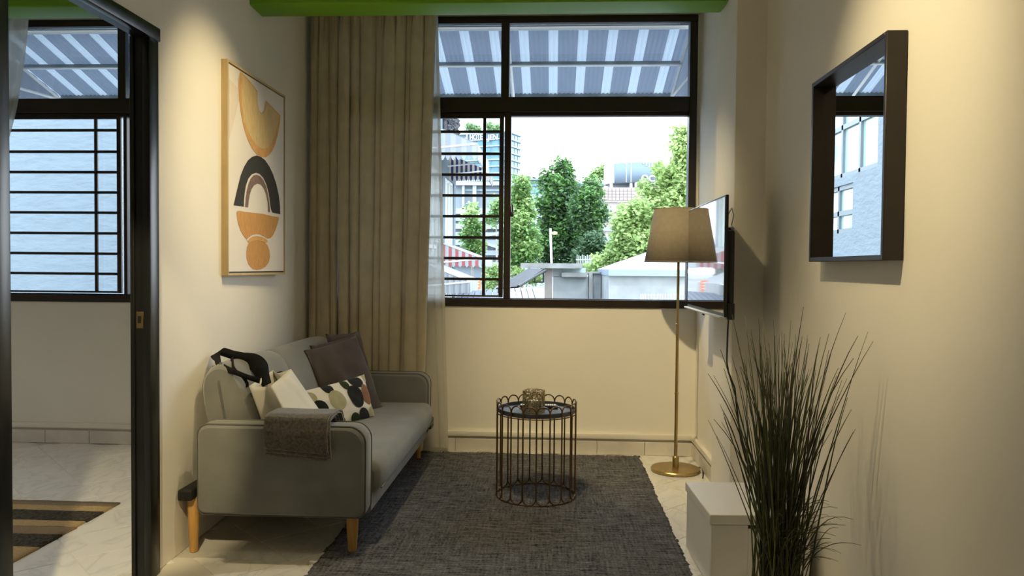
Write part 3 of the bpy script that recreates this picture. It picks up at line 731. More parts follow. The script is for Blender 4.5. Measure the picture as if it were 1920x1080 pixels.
# ------------------------------------------------------------------ wall mirror
mr = root('wall_mirror', 'square mirror in deep dark brown box frame on the right wall', 'mirror', (XR, 2.7, 1.28))
MX, my0, my1, mz0, mz1 = .978, 2.362, 3.030, 1.281, 1.961
mt = .016
for n_, q in (('frame_side', (my0, my0+mt, mz0, mz1)), ('frame_side', (my1-mt, my1, mz0, mz1)), ('frame_rail', (my0+mt, my1-mt, mz1-mt, mz1)), ('frame_rail', (my0+mt, my1-mt, mz0, mz0+mt))):
    bm = BM(); box(bm, MX, XR-.0015, *q, .0015, 1); obj(n_, bm, M_frame, parent=mr)
bm = BM(); box(bm, MX+.043, MX+.050, my0+mt, my1-mt, mz0+mt, mz1-mt); obj('mirror_glass', bm, M_mirror, parent=mr, smooth=False)

# ------------------------------------------------------------------ television
tv = root('television', 'flat black television seen edge on, mounted on the right column', 'television', (.81, 4.1, 1.0))
ty0, ty1, tz0, tz1 = 3.575, 4.545, 1.030, 1.590; tx = .778
bm = BM(); box(bm, tx+.002, tx+.016, ty0, ty1, tz0, tz1, .003, 1); obj('bezel', bm, M_dark, parent=tv)
bm = BM(); box(bm, tx, tx+.003, ty0+.010, ty1-.010, tz0+.018, tz1-.010); obj('screen', bm, M_screen, parent=tv, smooth=False)
bm = BM(); box(bm, tx-.018, tx+.010, ty0+.01, ty1, tz0-.006, tz0+.003, .002, 1); obj('lower_trim', bm, M_silver, parent=tv, label='silver lower trim strip')
bm = BM(); box(bm, tx-.003, tx+.004, 4.04, 4.08, tz0-.020, tz0-.012, .002, 1); obj('receiver_eye', bm, M_dark, parent=tv)
bm = BM(); box(bm, tx+.016, tx+.052, ty0+.02, ty1-.12, tz0-.005, tz0+.40, .012); box(bm, tx+.016, tx+.050, ty0-.000, ty0+.06, tz0-.012, tz0+.065, .004); obj('rear_housing', bm, M_dark, parent=tv)
bm = BM(); box(bm, tx+.050, .8895, 3.95, 4.25, 1.20, 1.46, .006); obj('wall_bracket', bm, M_blackm, parent=tv)
bm = BM(); tube(bm, [(tx+.018, ty0+.02, 1.50), (tx+.035, ty0+.03, 1.53), (tx+.048, ty0+.04, 1.50), (tx+.040, ty0+.05, 1.45)], .003, 6); obj('pull_cord', bm, M_silver, parent=tv)
bm = BM()
pts = [(.815, 3.64, 1.03), (.825, 3.70, .96), (.845, 3.80, .80), (.868, 3.86, .74), (.905, 3.885, .66), (.925, 3.885, .50), (.94, 3.885, .40), (.965, 3.885, .30), (.985, 3.875, .26)]
tube(bm, pts, .0042, 6); box(bm, .972, .998, 3.86, 3.894, .235, .275, .004); tag(obj('power_cable', bm, M_cable, loc=(.98, 3.88, .24)), 'black cable hanging from the television to the wall socket', 'cable')
sk = root('wall_socket', 'white wall socket low on the column behind the plant', 'socket', (.995, 3.9, .2))
bm = BM(); box(bm, .955, 1.03, 3.889, 3.899, .215, .325, .003); obj('plate', bm, M_white, parent=sk)
bm = BM(); box(bm, .975, 1.008, 3.886, 3.89, .285, .30, .001, 1); obj('switch', bm, M_white, parent=sk)

# ------------------------------------------------------------------ floor lamp
LX, LY = .765, 4.80
lp = root('floor_lamp', 'brass floor lamp with tapered beige shade and round base', 'lamp', (LX, LY, 0))
bm = BM(); lathe(bm, [(.142, 0), (.150, .004), (.150, .016), (.146, .021), (.04, .024), (.020, .026)], 64, (LX, LY, 0)); obj('base', bm, M_brass, parent=lp)
bm = BM(); lathe(bm, [(.020, .024), (.020, .085), (.015, .092), (.012, .095)], 24, (LX, LY, 0)); obj('collar', bm, M_brass, parent=lp)
bm = BM(); lathe(bm, [(.0105, .09), (.0105, .475), (.0125, .477), (.0125, .488), (.0095, .490), (.0095, .90), (.0112, .902), (.0112, .912), (.0085, .914), (.0085, 1.36)], 20, (LX, LY, 0)); obj('pole', bm, M_brass, parent=lp)
bm = BM(); lathe(bm, [(.205, 1.292), (.1495, 1.615)], 64, (LX, LY, 0), cap=False); shd = solid(obj('lamp_shade', bm, M_shade, parent=lp), .002)
bm = BM(); ring(bm, (LX, LY, 1.293), .205, .003, 64); obj('shade_rim', bm, M_shade, parent=shd); bm = BM(); ring(bm, (LX, LY, 1.614), .1495, .003, 64); obj('shade_rim', bm, M_shade, parent=shd)
bm = BM(); lathe(bm, [(.018, 1.36), (.018, 1.42), (.014, 1.425)], 20, (LX, LY, 0)); obj('bulb_holder', bm, M_white, parent=lp)
bm = BM(); lathe(bm, [(.012, 1.42), (.026, 1.45), (.030, 1.475), (.026, 1.50), (.010, 1.516)], 20, (LX, LY, 0)); obj('bulb', bm, mat('opal_bulb', (.8, .8, .78), .3), parent=lp)
bm = BM()
for k in range(3):
    a = 2*PI*k/3+.4; tube(bm, [(LX, LY, 1.40), (LX+.20*math.cos(a), LY+.20*math.sin(a), 1.30)], .0022, 6)
obj('shade_carrier', bm, M_brass, parent=lp)
bm = BM(); tube(bm, [(LX+.10, LY+.10, .012), (LX+.17, LY+.06, .006), (LX+.165, LY-.02, .005), (LX+.15, LY-.10, .005), (LX+.135, LY-.17, .005)], .004, 6); obj('cord', bm, M_cable, parent=lp)
bm = BM(); box(bm, .838, .844, YB-.006, YB, .142, .62); tag(obj('cable_conduit', bm, M_trim, loc=(.84, 5.2, .142)), 'thin cream cable conduit rising from the skirting behind the lamp', 'conduit')

# ------------------------------------------------------------------ wire side table
TX, TY, TR_ = -.085, 4.19, .216
st = root('side_table', 'round black tray side table of looped bronze wire on the rug', 'table', (TX, TY, .011))
NL = 19; dth = 2*PI/NL; R = TR_
def wloop(th0):
    pts = []; hw = dth/2*.985; z0, z1 = .016, .528; rr = hw*R
    def pp(a, z): return (TX+R*math.sin(a), TY-R*math.cos(a), z)
    n = 9
    for i in range(n+1):
        t = PI*i/n; pts.append(pp(th0+hw*math.cos(t), z1-rr+rr*math.sin(t)))
    for i in range(n+1):
        t = PI+PI*i/n; pts.append(pp(th0+hw*math.cos(t), z0+rr+rr*math.sin(t)))
    return pts
for i in range(NL):
    bm = BM(); tube(bm, wloop(i*dth-.045*PI), .0040, 6, closed=True); obj('wire_loop', bm, M_wire, parent=st)
bm = BM(); ring(bm, (TX, TY, .0145), R, .0035, 72); obj('base_ring', bm, M_wire, parent=st)
bm = BM(); ring(bm, (TX, TY, .4625), R-.001, .003, 72); obj('tray_ring', bm, M_wire, parent=st)
bm = BM(); lathe(bm, [(.0, .466), (.205, .466), (.2105, .470), (.2105, .489), (.2085, .491), (.2065, .489), (.2055, .474), (.201, .4715), (.0, .4715)], 72, (TX, TY, 0), cap=False)
bmesh.ops.remove_doubles(bm, verts=bm.verts[:], dist=.0001); obj('tray', bm, M_tray, parent=st)
# candle holder: hexagonal fretwork
chx, chy, ch0, ch1 = -.100, 4.165, .4725, .588
ch = root('candle_holder', 'brass fretwork candle holder standing on the black tray', 'candle holder', (chx, chy, ch0))
def fret():
    rnd = random.Random(4); ns = 6; Rr = .060
    V6 = [(chx+Rr*math.cos(2*PI*i/ns+.25), chy+Rr*math.sin(2*PI*i/ns+.25)) for i in range(ns)]
    vs = BM(); 
    for i in range(ns):
        a, b = V6[i], V6[(i+1) % ns]
        tube(vs, [(a[0], a[1], ch0), (a[0], a[1], ch1)], .0022, 6)
        for z in (ch0+.002, ch1-.002): tube(vs, [(a[0], a[1], z), (b[0], b[1], z)], .0022, 6)
    obj('holder_frame', vs, M_brass, parent=ch)
    for i in range(ns):
        a, b = Vector((*V6[i], 0)), Vector((*V6[(i+1) % ns], 0)); q = BM(); Lw = (b-a).length
        pts = []; tries = 0
        while len(pts) < 34 and tries < 4000:
            tries += 1; p = (rnd.uniform(.004, Lw-.004), rnd.uniform(.004, ch1-ch0-.004)); r = rnd.uniform(.0045, .0085)
            if all((p[0]-o[0])**2+(p[1]-o[1])**2 > (r+o[2])**2*.80 for o in pts): pts.append((*p, r))
        d = (b-a).normalized(); nrm = Vector((d.y, -d.x, 0))
        for (s, z, r) in pts:
            c = a+d*s+Vector((0, 0, ch0+z))
            k = [c+d*r*math.cos(2*PI*j/8)+Vector((0, 0, r*math.sin(2*PI*j/8))) for j in range(8)]
            A = [q.verts.new(p+nrm*.001) for p in k]; Bq = [q.verts.new(c+(p-c)*.45+nrm*.001) for p in k]
            for j in range(8): q.faces.new((A[j], A[(j+1) % 8], Bq[(j+1) % 8], Bq[j]))
        o = obj('fret_panel', q, M_fret, parent=ch, smooth=False); solid(o, .0015)
fret()
bm = BM(); lathe(bm, [(.030, ch0+.001), (.030, ch0+.060), (.028, ch0+.062)], 24, (chx, chy, 0)); tag(obj('candle', bm, mat('wax', (.75, .72, .62), .5, transl=.2), loc=(chx, chy, ch0)), 'short pale candle inside the brass fretwork holder', 'candle')
rc = root('remote_control', 'slim black remote control lying on the tray behind the candle holder', 'remote', (-.085, 4.27, .473))
Mz = Matrix.Translation((-.075, 4.272, .4725)) @ Matrix.Rotation(.02, 4, 'Z')
bm = BM(); box(bm, -.105, .105, -.024, .024, 0, .017, .004, 2, Mz); obj('body', bm, M_dark, parent=rc)
bm = BM(); box(bm, -.10, -.05, -.018, .018, .017, .0185, .0005, 1, Mz); obj('touch_pad', bm, M_silver, parent=rc)
bm = BM()
for i in range(6):
    for j in range(3): box(bm, .025+i*.012, .033+i*.012, -.016+j*.012, -.008+j*.012, .0165, .0195, 0, 1, Mz)
obj('buttons', bm, M_white, parent=rc, smooth=False)

# ------------------------------------------------------------------ low white cabinet
cb = root('low_cabinet', 'small low white drawer cabinet beside the rug below the television', 'cabinet', (.83, 3.23, 0))
Mc = Matrix.Translation((.612, 3.0, 0)) @ Matrix.Rotation(.035, 4, 'Z')
bm = BM(); box(bm, 0, .398, 0, .46, .262, .302, .003, 1, Mc); obj('top', bm, M_white, parent=cb)
bm = BM(); box(bm, .006, .390, .018, .452, .012, .262, .002, 1, Mc); obj('body', bm, M_white, parent=cb)
bm = BM()
for a in (box, ):
    box(bm, .007, .150, .006, .020, .016, .259, .0015, 1, Mc); box(bm, .235, .390, .006, .020, .016, .259, .0015, 1, Mc); box(bm, .150, .235, .006, .020, .016, .246, .0015, 1, Mc)
dr = obj('drawer', bm, M_white, parent=cb)
bm = BM(); box(bm, .148, .237, .010, .019, .240, .2605, 0, 1, Mc); obj('finger_slot', bm, M_dark, parent=dr, smooth=False, label='black finger slot')
bm = BM(); box(bm, .02, .38, .03, .44, 0, .012, 0, 1, Mc); obj('plinth', bm, M_white, parent=cb, smooth=False)

# ------------------------------------------------------------------ tall grass plant
gx, gy = .735, 2.53
pl = root('potted_grass', 'tall artificial grass plant with thin dark blades by the right wall', 'plant', (gx, gy, 0))
bm = BM(); lathe(bm, [(.075, 0), (.085, .01), (.105, .17), (.108, .185), (.100, .187), (.095, .165), (.0, .160)], 32, (gx, gy, 0), cap=False); bmesh.ops.remove_doubles(bm, verts=bm.verts[:], dist=.0001)
obj('pot', bm, M_pot, parent=pl)
rnd = random.Random(21)
def blade(b, m, tip, r, mi, wob, name='blade'):
    pts = []; n = 11; b, m, tip = Vector(b), Vector(m), Vector(tip)
    for i in range(n):
        t = i/(n-1); p = b*(1-t)**2+2*m*t*(1-t)+tip*t*t
        p += Vector((math.sin(t*6+wob), math.cos(t*5+wob*2), 0))*.006*t
        p.x = min(p.x, 1.028)
        pts.append(p)
    bm = BM(); tube(bm, pts, [r*(1-.75*(i/(n-1))**2) for i in range(n)], 4); obj(name, bm, M_grass[mi], parent=pl, ang=100)
def tipat(px, py, y): return at(px, py, y)
traced = [(1376, 590, 1), (1397, 592, 3), (1330, 700, 2), (1347, 655, 0), (1353, 690, 0), (1420, 596, 0), (1428, 592, 3), (1446, 600, 1), (1463, 640, 0), (1485, 600, 1), (1502, 575, 2), (1500, 630, 0), (1540, 632, 1), (1553, 626, 0), (1582, 586, 2), (1612, 630, 2), (1630, 622, 0), (1637, 640, 2), (1590, 710, 0), (1600, 672, 2), (1410, 618, 1), (1506, 690, 0), (1575, 690, 0), (1395, 708, 2), (1390, 688, 2), (1560, 650, 0)]
for i, (px, py, mi) in enumerate(traced):
    y = 2.53+rnd.uniform(-.14, .16); 
    if px > 1590: y = 2.45+rnd.uniform(-.05, .05)
    t = tipat(px, py, y); b = Vector((gx+rnd.gauss(0, .028), gy+rnd.gauss(0, .028), .16))
    mm = Vector((b.x+(t.x-b.x)*rnd.uniform(.30, .5), b.y+(t.y-b.y)*.4, .16+(t.z-.16)*rnd.uniform(.55, .72)))
    blade(b, mm, t, rnd.uniform(.0022, .0034), mi, rnd.uniform(0, 6))
for i in range(135):
    s = rnd.gauss(0, .62); s = max(-1.35, min(1.45, s))
    px = 1468+s*95+rnd.gauss(0, 10); hgt = rnd.uniform(.55, 1.0)
    py = 1010-hgt*(405-45*abs(s)); y = 2.53+rnd.gauss(0, .10)
    t = tipat(px, py, y); t.x = min(t.x, 1.0)
    b = Vector((gx+rnd.gauss(0, .032), gy+rnd.gauss(0, .03), .16))
    mm = Vector((b.x+(t.x-b.x)*rnd.uniform(.15, .5), b.y+(t.y-b.y)*.4, .16+(t.z-.16)*rnd.uniform(.5, .75)))
    blade(b, mm, t, rnd.uniform(.0018, .0034), rnd.choice([0, 0, 0, 1, 1, 2, 2]), rnd.uniform(0, 6))
for i in range(70):                                   # short arching tuft low down
    px = rnd.uniform(1440, 1585) if i > 2 else [1612, 1600, 1575][i]; py = rnd.uniform(930, 1060) if i > 2 else [1022, 975, 990][i]
    if px < 1500: px += rnd.uniform(-20, 60)
    t = tipat(px, py, 2.45+rnd.uniform(-.12, .08)); t.x = min(t.x, .99)
    b = Vector((gx+rnd.gauss(0, .03), gy+rnd.gauss(0, .03), .16))
    mm = Vector((b.x+(t.x-b.x)*.35, b.y+(t.y-b.y)*.3, t.z+rnd.uniform(.0, .05)))
    blade(b, mm, t, rnd.uniform(.0014, .0024), rnd.choice([0, 0, 1, 2]), rnd.uniform(0, 6), 'tuft_blade')
# ------------------------------------------------------------------ outdoors
GZ = -3.1
M_ground = mat('street_ground', (.2, .2, .195), .9, nscale=.5, namt=.15)
M_ren = mat('pale_render', (.38, .40, .42), .9, nscale=4, namt=.05, bump=.02, bscale=9)
M_renb = mat('pale_blue_roughcast', (.125, .16, .185), .9, nscale=5, namt=.05, bump=.02, bscale=9, stretch=(.6, .6, 1.6))
M_conc = mat('weathered_concrete', (.23, .23, .22), .9, nscale=3, namt=.22)
M_stain = mat('stained_white_wall', (.28, .30, .30), .9, nscale=2.2, namt=.14)
M_taupe = mat('taupe_render', (.24, .215, .195), .9, nscale=3, namt=.08)
M_roofw = mat('white_roof', (.42, .43, .44), .7, nscale=2, namt=.03)
M_fascia = mat('pale_blue_fascia', (.22, .28, .35), .6)
M_steel = mat('grey_steel', (.36, .38, .40), .5, metal=.3)
M_wsteel = mat('white_steel', (.76, .76, .74), .5)
M_sheetg = mat('awning_sheet_grey', (.11, .128, .16), .5, transl=.4)
M_sheetw = mat('awning_sheet_white', (.30, .335, .37), .5, transl=.4)
M_aww = mat('awning_white', (.45, .46, .47), .8, transl=.3)
M_awr = mat('awning_red', (.45, .12, .12), .8, transl=.3)
M_awb = mat('awning_navy', (.02, .03, .09), .8, transl=.2)
M_awbe = mat('awning_beige', (.55, .49, .44), .8, transl=.3)
M_awk = mat('awning_charcoal', (.055, .055, .058), .8, nscale=4, namt=.1)
M_win = mat('window_pane_grey', (.16, .21, .23), .15, spec=.8)
M_teal = mat('teal_glass', (.07, .20, .255), .2, nscale=.08, namt=.35)
M_hslab = mat('hotel_slab', (.30, .38, .43), .7)
M_hwall = mat('hotel_wall', (.13, .21, .26), .6)
M_pod = mat('podium_white', (.30, .33, .35), .8)
M_podw = mat('podium_window', (.2, .24, .27), .4)
M_pink = mat('pink_stone', (.27, .225, .215), .8, nscale=.3, namt=.06)
M_drum = mat('drum_cladding', (.13, .175, .225), .85)
M_drumw = mat('drum_cream', (.52, .55, .56), .7)
M_sign = mat('sign_white', (.9, .9, .9), .6)

bm = BM(); box(bm, -400, 400, YB+T+.001, 700, GZ-.3, GZ); obj('ground', bm, M_ground, smooth=False, kind='structure')
bm = BM(); box(bm, XLL-.2, XR+.5, YB+T, YB+T+.02, GZ, -.05); obj('wall_lower', bm, M_ren, smooth=False, kind='structure')

# corrugated awnings over the two windows
def awning(name, label, x0, x1, braces, ends):
    Y0, Y1 = 5.50, 6.40; Z0 = at(1100, 50, Y0).z; Z1 = at(1100, 177, Y1).z
    r = root(name, label, 'awning', ((x0+x1)/2, Y0, Z0), group='corrugated window awnings')
    per, wh = .213, .070; x = x0; k = 0
    def strip(a, b, m, nm):
        n = max(2, int(round((b-a)/.0175))); bm = BM(); A = []; B = []; 
        for i in range(n+1):
            xx_ = a+(b-a)*i/n; dz = .010 if i % 2 else 0
            A.append(bm.verts.new((xx_, Y0, Z0+dz))); B.append(bm.verts.new((xx_, Y1, Z1+dz)))
        for i in range(n): bm.faces.new((A[i], A[i+1], B[i+1], B[i]))
        obj(nm, bm, m, parent=r, smooth=False)
    while x < x1-.01:
        strip(x, min(x+per-wh, x1), M_sheetg, 'grey_sheet'); a = x+per-wh
        if a < x1-.01: strip(a, min(a+wh, x1), M_sheetw, 'white_sheet')
        x += per
    def rail(nm, y, z, hw, hh, m): bm = BM(); box(bm, x0, x1, y-hw, y+hw, z-hh, z+hh); obj(nm, bm, m, parent=r, smooth=False)
    rail('top_rail', Y0-.02, Z0-.012, .02, .012, M_wsteel)
    ym, zm = (Y0*.53+Y1*.47), (Z0*.53+Z1*.47)
    rail('purlin', ym, zm-.018, .012, .014, M_steel); rail('purlin_flange', ym-.012, zm-.036, .02, .004, M_wsteel)
    rail('outer_rail', Y1+.012, Z1-.004, .015, .022, M_steel); rail('outer_flange', Y1-.005, Z1-.036, .022, .006, M_wsteel)
    for xb in braces+ends:
        bm = BM(); tube(bm, [(xb, Y0, Z0-.02), (xb, Y1, Z1-.03)], .014, 4); obj('rafter', bm, M_wsteel, parent=r, smooth=False)
    for xb in ends:
        bm = BM(); tube(bm, [(xb, Y0-.06, Z0-.34), (xb, Y1, Z1-.03)], .012, 4); obj('brace', bm, M_wsteel, parent=r, smooth=False)
        bm = BM(); n = 14; q = []
        for i in range(n+1):
            yy_ = Y0+(Y1-Y0)*i/n; s = .002 if xb > 0 else -.010
            q.append((bm.verts.new((xb+s+(.008 if i % 2 else 0), yy_, Z0+(Z1-Z0)*i/n)), bm.verts.new((xb+s+(.008 if i % 2 else 0), yy_, Z1-.05-.22*(1-i/n)))))
        for a, b in zip(q[:-1], q[1:]): bm.faces.new((a[0], a[1], b[1], b[0]))
        obj('side_sheet', bm, M_sheetg, parent=r, smooth=False)
awning('window_awning', 'grey and white striped corrugated awning outside the window behind the lamp', -1.9, .945, [-.345], [.945])
awning('window_awning', 'grey and white striped corrugated awning outside the window beyond the doorway', -4.20, -2.05, [], [-4.20])

# neighbouring shophouse on the left
nb = root('shophouse', 'pale roughcast shophouse close outside the windows on the left', 'building', (-5, 12, GZ))
bm = BM(); box(bm, -12, -2.55, 9.0, 9.3, GZ, 5.2); obj('gable_wall', bm, M_renb, parent=nb, smooth=False)
bm = BM(); box(bm, -2.56, -2.44, 9.0, 9.32, GZ, 5.2); obj('corner_pilaster', bm, M_ren, parent=nb, smooth=False)
FX = -2.6
wins = [(11.45, 14.4, 2.75, 4.7), (12.35, 14.4, 1.85, 2.62), (15.6, 18.0, .45, 3.4), (18.4, 20.0, .45, 3.4)]
bm = BM()
yp = 9.3
box(bm, FX-.25, FX, 9.3, 11.45, GZ, 5.2); box(bm, FX-.25, FX, 11.45, 12.35, GZ, 2.75); box(bm, FX-.25, FX, 12.35, 14.4, GZ, 1.85); box(bm, FX-.25, FX, 12.35, 14.4, 2.62, 2.75); box(bm, FX-.25, FX, 11.45, 14.4, 4.7, 5.2); yp = 14.4
for y0, y1, z0, z1 in wins[2:]:
    box(bm, FX-.25, FX, yp, y0, GZ, 5.2); box(bm, FX-.25, FX, y0, y1, GZ, z0); box(bm, FX-.25, FX, y0, y1, z1, 5.2); yp = y1
box(bm, FX-.25, FX, yp, 20.4, GZ, 5.2)
obj('street_wall', bm, M_renb, parent=nb, smooth=False)
bm = BM(); box(bm, -12, FX, 20.1, 20.4, GZ, 5.2); box(bm, -12, FX, 9.0, 20.4, 5.2, 5.4); obj('rear_wall', bm, M_ren, parent=nb, smooth=False)
for y0, y1, z0, z1 in wins:
    bm = BM(); n = 4 if y1-y0 > 2.2 else 3
    for i in range(n+1): yy_ = y0+(y1-y0)*i/n; box(bm, FX-.10, FX-.03, yy_-.035, yy_+.035, z0, z1)
    for z in (z0+.03, z0+(z1-z0)*.42, z1-.03): box(bm, FX-.10, FX-.03, y0, y1, z-.04, z+.04)
    f = obj('window_frame', bm, M_wsteel if y0 > 15 else mat('grey_window_frame', (.11, .14, .16), .5), parent=nb, smooth=False)
    for i in range(n):
        bm = BM(); box(bm, FX-.075, FX-.07, y0+(y1-y0)*i/n+.03, y0+(y1-y0)*(i+1)/n-.03, z0, z1); obj('pane', bm, mat('curtained_pane', (.22, .31, .29), .12, spec=.8, nscale=3, namt=.3, stretch=(1, 6, .2)) if i == 0 else bpy.data.materials['curtained_pane'], parent=f, smooth=False)
bm = BM(); box(bm, -3.2, -3.1, 16.0, 17.6, 3.3, 4.4); 
# fabric awnings on the shophouse
def fab(name, label, y0, y1, ztop, zbot, xout, mats, n, val, scal=True, cheek=None, ck=9):
    r = root(name, label, 'awning', (FX, (y0+y1)/2, zbot)); 
    for i in range(n):
        a, b = y0+(y1-y0)*i/n, y0+(y1-y0)*(i+1)/n
        bm = BM(); v = [bm.verts.new(p) for p in ((FX, a, ztop), (FX, b, ztop), (xout, b, zbot), (xout, a, zbot))]; bm.faces.new(v)
        K = 6; lo = [bm.verts.new((xout, a+(b-a)*k/K, zbot-val*(.75+.25*math.sin(PI*k/K) if scal else 1))) for k in range(K+1)]
        hi = [v[3]]+[bm.verts.new((xout, a+(b-a)*k/K, zbot)) for k in range(1, K)]+[v[2]]
        for k in range(K): bm.faces.new((hi[k], hi[k+1], lo[k+1], lo[k]))
        solid(obj('fabric_stripe', bm, mats[i % len(mats)], parent=r, smooth=False), .012)
    for i in range(ck if cheek else 0):              # closed side of the hood, cut in stripes
        xa, xb_ = FX+(xout-FX)*i/ck, FX+(xout-FX)*(i+1)/ck; K = 6; f_ = lambda x: ztop+(zbot-ztop)*(x-FX)/(xout-FX)
        lo_ = [(xa+(xb_-xa)*k/K, y0, zbot-val*(.72+.28*math.sin(PI*k/K))) for k in range(K+1)]
        bm = BM(); prism(bm, [(xa, y0, f_(xa))]+lo_+[(xb_, y0, f_(xb_))], (0, .012, 0)); obj('side_stripe', bm, cheek[i % len(cheek)], parent=r, smooth=False)
    for yy_ in (y0, y1):
        bm = BM(); tube(bm, [(FX, yy_, zbot-.1), (xout, yy_, zbot)], .02, 6); obj('awning_arm', bm, M_wsteel, parent=r)
    return r
M_awo = mat('awning_offwhite', (.36, .385, .41), .8, transl=.3); M_awg = mat('awning_pale_grey', (.40, .40, .40), .8, transl=.3)
fab('fabric_awning', 'white scalloped fabric awning high on the pale shophouse', 16.0, 18.8, 4.22, 3.80, -1.60, [M_aww, M_awo], 14, .34, cheek=[M_aww, M_awo])
fab('fabric_awning', 'navy and beige striped awning under the white scalloped one', 19.0, 20.3, 4.02, 3.62, -1.62, [M_awbe, M_awb], 7, .26, cheek=[M_awbe, M_awb], ck=17)
fab('fabric_awning', 'red and white striped awning low on the pale shophouse', 17.4, 20.3, 1.80, 1.44, -1.62, [M_aww], 9, .20, cheek=[M_aww, M_awr], ck=13)
fab('fabric_awning', 'grey white fringed awning lowest on the pale shophouse', 14.9, 17.2, 1.34, .96, -1.62, [M_awg, M_aww], 12, .28, cheek=[M_awg, mat('awning_dark_grey', (.22, .22, .22), .8), M_aww], ck=24)
bm = BM(); rr_ = random.Random(2)
for i in range(160):
    y = rr_.uniform(17.9, 19.9); z = rr_.uniform(4.35, 5.0); s = rr_.uniform(.03, .07)
    lathe(bm, [(.0, -s), (s, 0), (0, s)], 5, (FX+.10+rr_.uniform(0, .05), y, z), cap=False)
box(bm, FX+.02, FX+.10, 17.9, 20.0, 4.3, 5.05)
tag(obj('foliage_stand_in', bm, mat('foliage_stand_in', (.05, .05, .055), .8, nscale=14, namt=1.0), loc=(FX, 18.3, 3.9)), 'dark speckled panel standing in for foliage above the white awning', 'screen')  # made-up panel in place of dark foliage between the awnings

# near metal roof, orange board, canopy
P4 = [at(840, 585, 11.5), at(1026, 585, 11.5), at(1008, 538, 15.5), at(862, 546, 15.5)]
mt_ = root('metal_canopy', 'low grey ribbed metal canopy roof just beyond the window sill', 'roof', P4[0])
n = 14
for i in range(n):
    a, b = i/n, (i+1)/n-.012
    bl, br = P4[0].lerp(P4[1], a), P4[0].lerp(P4[1], b); tl, tr_ = P4[3].lerp(P4[2], a), P4[3].lerp(P4[2], b)
    bm = BM(); prism(bm, [bl, br, tr_, tl], (0, 0, -.04)); obj('metal_sheet', bm, mat('canopy_sheet', (.10, .115, .14), .6, nscale=2, namt=.1) if i == 0 else bpy.data.materials['canopy_sheet'] if i < 9 else (mat('canopy_pale', (.20, .21, .23), .6) if i == 9 else bpy.data.materials['canopy_pale']), parent=mt_, smooth=False)
bm = BM(); c = at(890, 531, 16.5); box(bm, c.x-.13, c.x+.13, c.y, c.y+.05, c.z-.13, c.z+.10); box(bm, c.x-.02, c.x+.02, c.y+.01, c.y+.05, GZ, c.z-.13)
ob = obj('notice_board', bm, mat('orange_board', (.75, .20, .06), .6), loc=c, smooth=False); tag(ob, 'small orange board low beyond the window grille', 'sign')
for k in range(3):
    bm = BM(); box(bm, c.x-.10, c.x+.10, c.y-.006, c.y, c.z-.075+k*.06, c.z-.055+k*.06); obj('board_stripe', bm, M_sign, parent=ob, smooth=False)

# gatehouse with flat concrete slab
gh = root('gatehouse', 'stained white gatehouse wall with flat concrete slab roof', 'building', at(1080, 560, 22))
def fbox(nm, u0, u1, v0, v1, Y, d, m, par, **k):
    a = at(u0, v1, Y); b = at(u1, v0, Y); bm = BM(); box(bm, a.x, b.x, Y, Y+d, a.z, b.z); return obj(nm, bm, m, parent=par, smooth=False, **k)
fbox('slab_roof', 976, 1092, 494, 502.5, 21.6, 3.5, M_conc, gh)
fbox('pillar', 1020, 1036, 502, 640, 21.9, .5, M_taupe, gh)
fbox('front_wall', 1036, 1103, 519, 640, 22.0, .3, M_stain, gh); fbox('front_wall', 1036, 1054, 502, 519, 22.0, .3, M_stain, gh)
fbox('window_ledge', 1053, 1101, 511.5, 519, 21.75, .5, M_conc, gh)
fbox('glass_block', 1055, 1098, 502, 512, 22.15, .05, mat('green_glass', (.30, .44, .42), .2), gh)
fbox('ribbed_pier', 1103, 1111, 511, 640, 21.9, .5, M_conc, gh); fbox('boundary_wall', 1111, 1126, 512, 640, 22.1, .3, M_stain, gh); fbox('coping', 1100, 1126, 509.5, 512.5, 22.0, .5, M_conc, gh)
fbox('rear_wall', 1036, 1092, 502, 640, 25, .2, M_stain, gh)
q = root('railing', 'small pale green railing on the gatehouse roof', 'railing', at(1090, 494, 23))
for i in range(9):
    a = at(1082+i*3.2, 494, 23); bm = BM(); tube(bm, [a, a+Vector((0, 0, .26-.02*(i % 3)))], .012, 5); obj('railing_bar', bm, mat('pale_green_metal', (.45, .62, .55), .5) if i == 0 else bpy.data.materials['pale_green_metal'], parent=q)
bm = BM(); a = at(1080, 487, 23); b = at(1110, 487, 23); tube(bm, [a, b], .014, 5); obj('railing_rail', bm, bpy.data.materials['pale_green_metal'], parent=q)
ra = root('retractable_awning', 'charcoal folding arm awning fixed beside the gatehouse pillar', 'awning', at(1020, 505, 21.5))
p0, p1, p2, p3 = at(990, 503, 21.3), at(1020, 503.5, 21.3), at(972, 537, 19.4), at(930, 540, 19.4)
for i in range(6):
    a, b = i/6, (i+1)/6-.01
    bm = BM(); prism(bm, [p0.lerp(p1, a), p0.lerp(p1, b), p3.lerp(p2, b), p3.lerp(p2, a)], (0, 0, -.03)); obj('fabric_strip', bm, M_awk, parent=ra, smooth=False)
bm = BM(); tube(bm, [p1+Vector((.05, -.05, -.05)), p2], .035, 6); tube(bm, [at(1019, 505, 21.3), at(1019, 530, 21.3)], .03, 6); tube(bm, [at(1002, 505, 21.3), at(1002, 528, 21.3)], .018, 6); tube(bm, [at(1000, 529, 21.3), at(1020, 529, 21.3)], .018, 6); a = at(1019, 506, 21.3); box(bm, a.x-.06, a.x+.06, 21.25, 21.93, a.z-.08, a.z+.04); obj('awning_arm', bm, M_blackm, parent=ra)
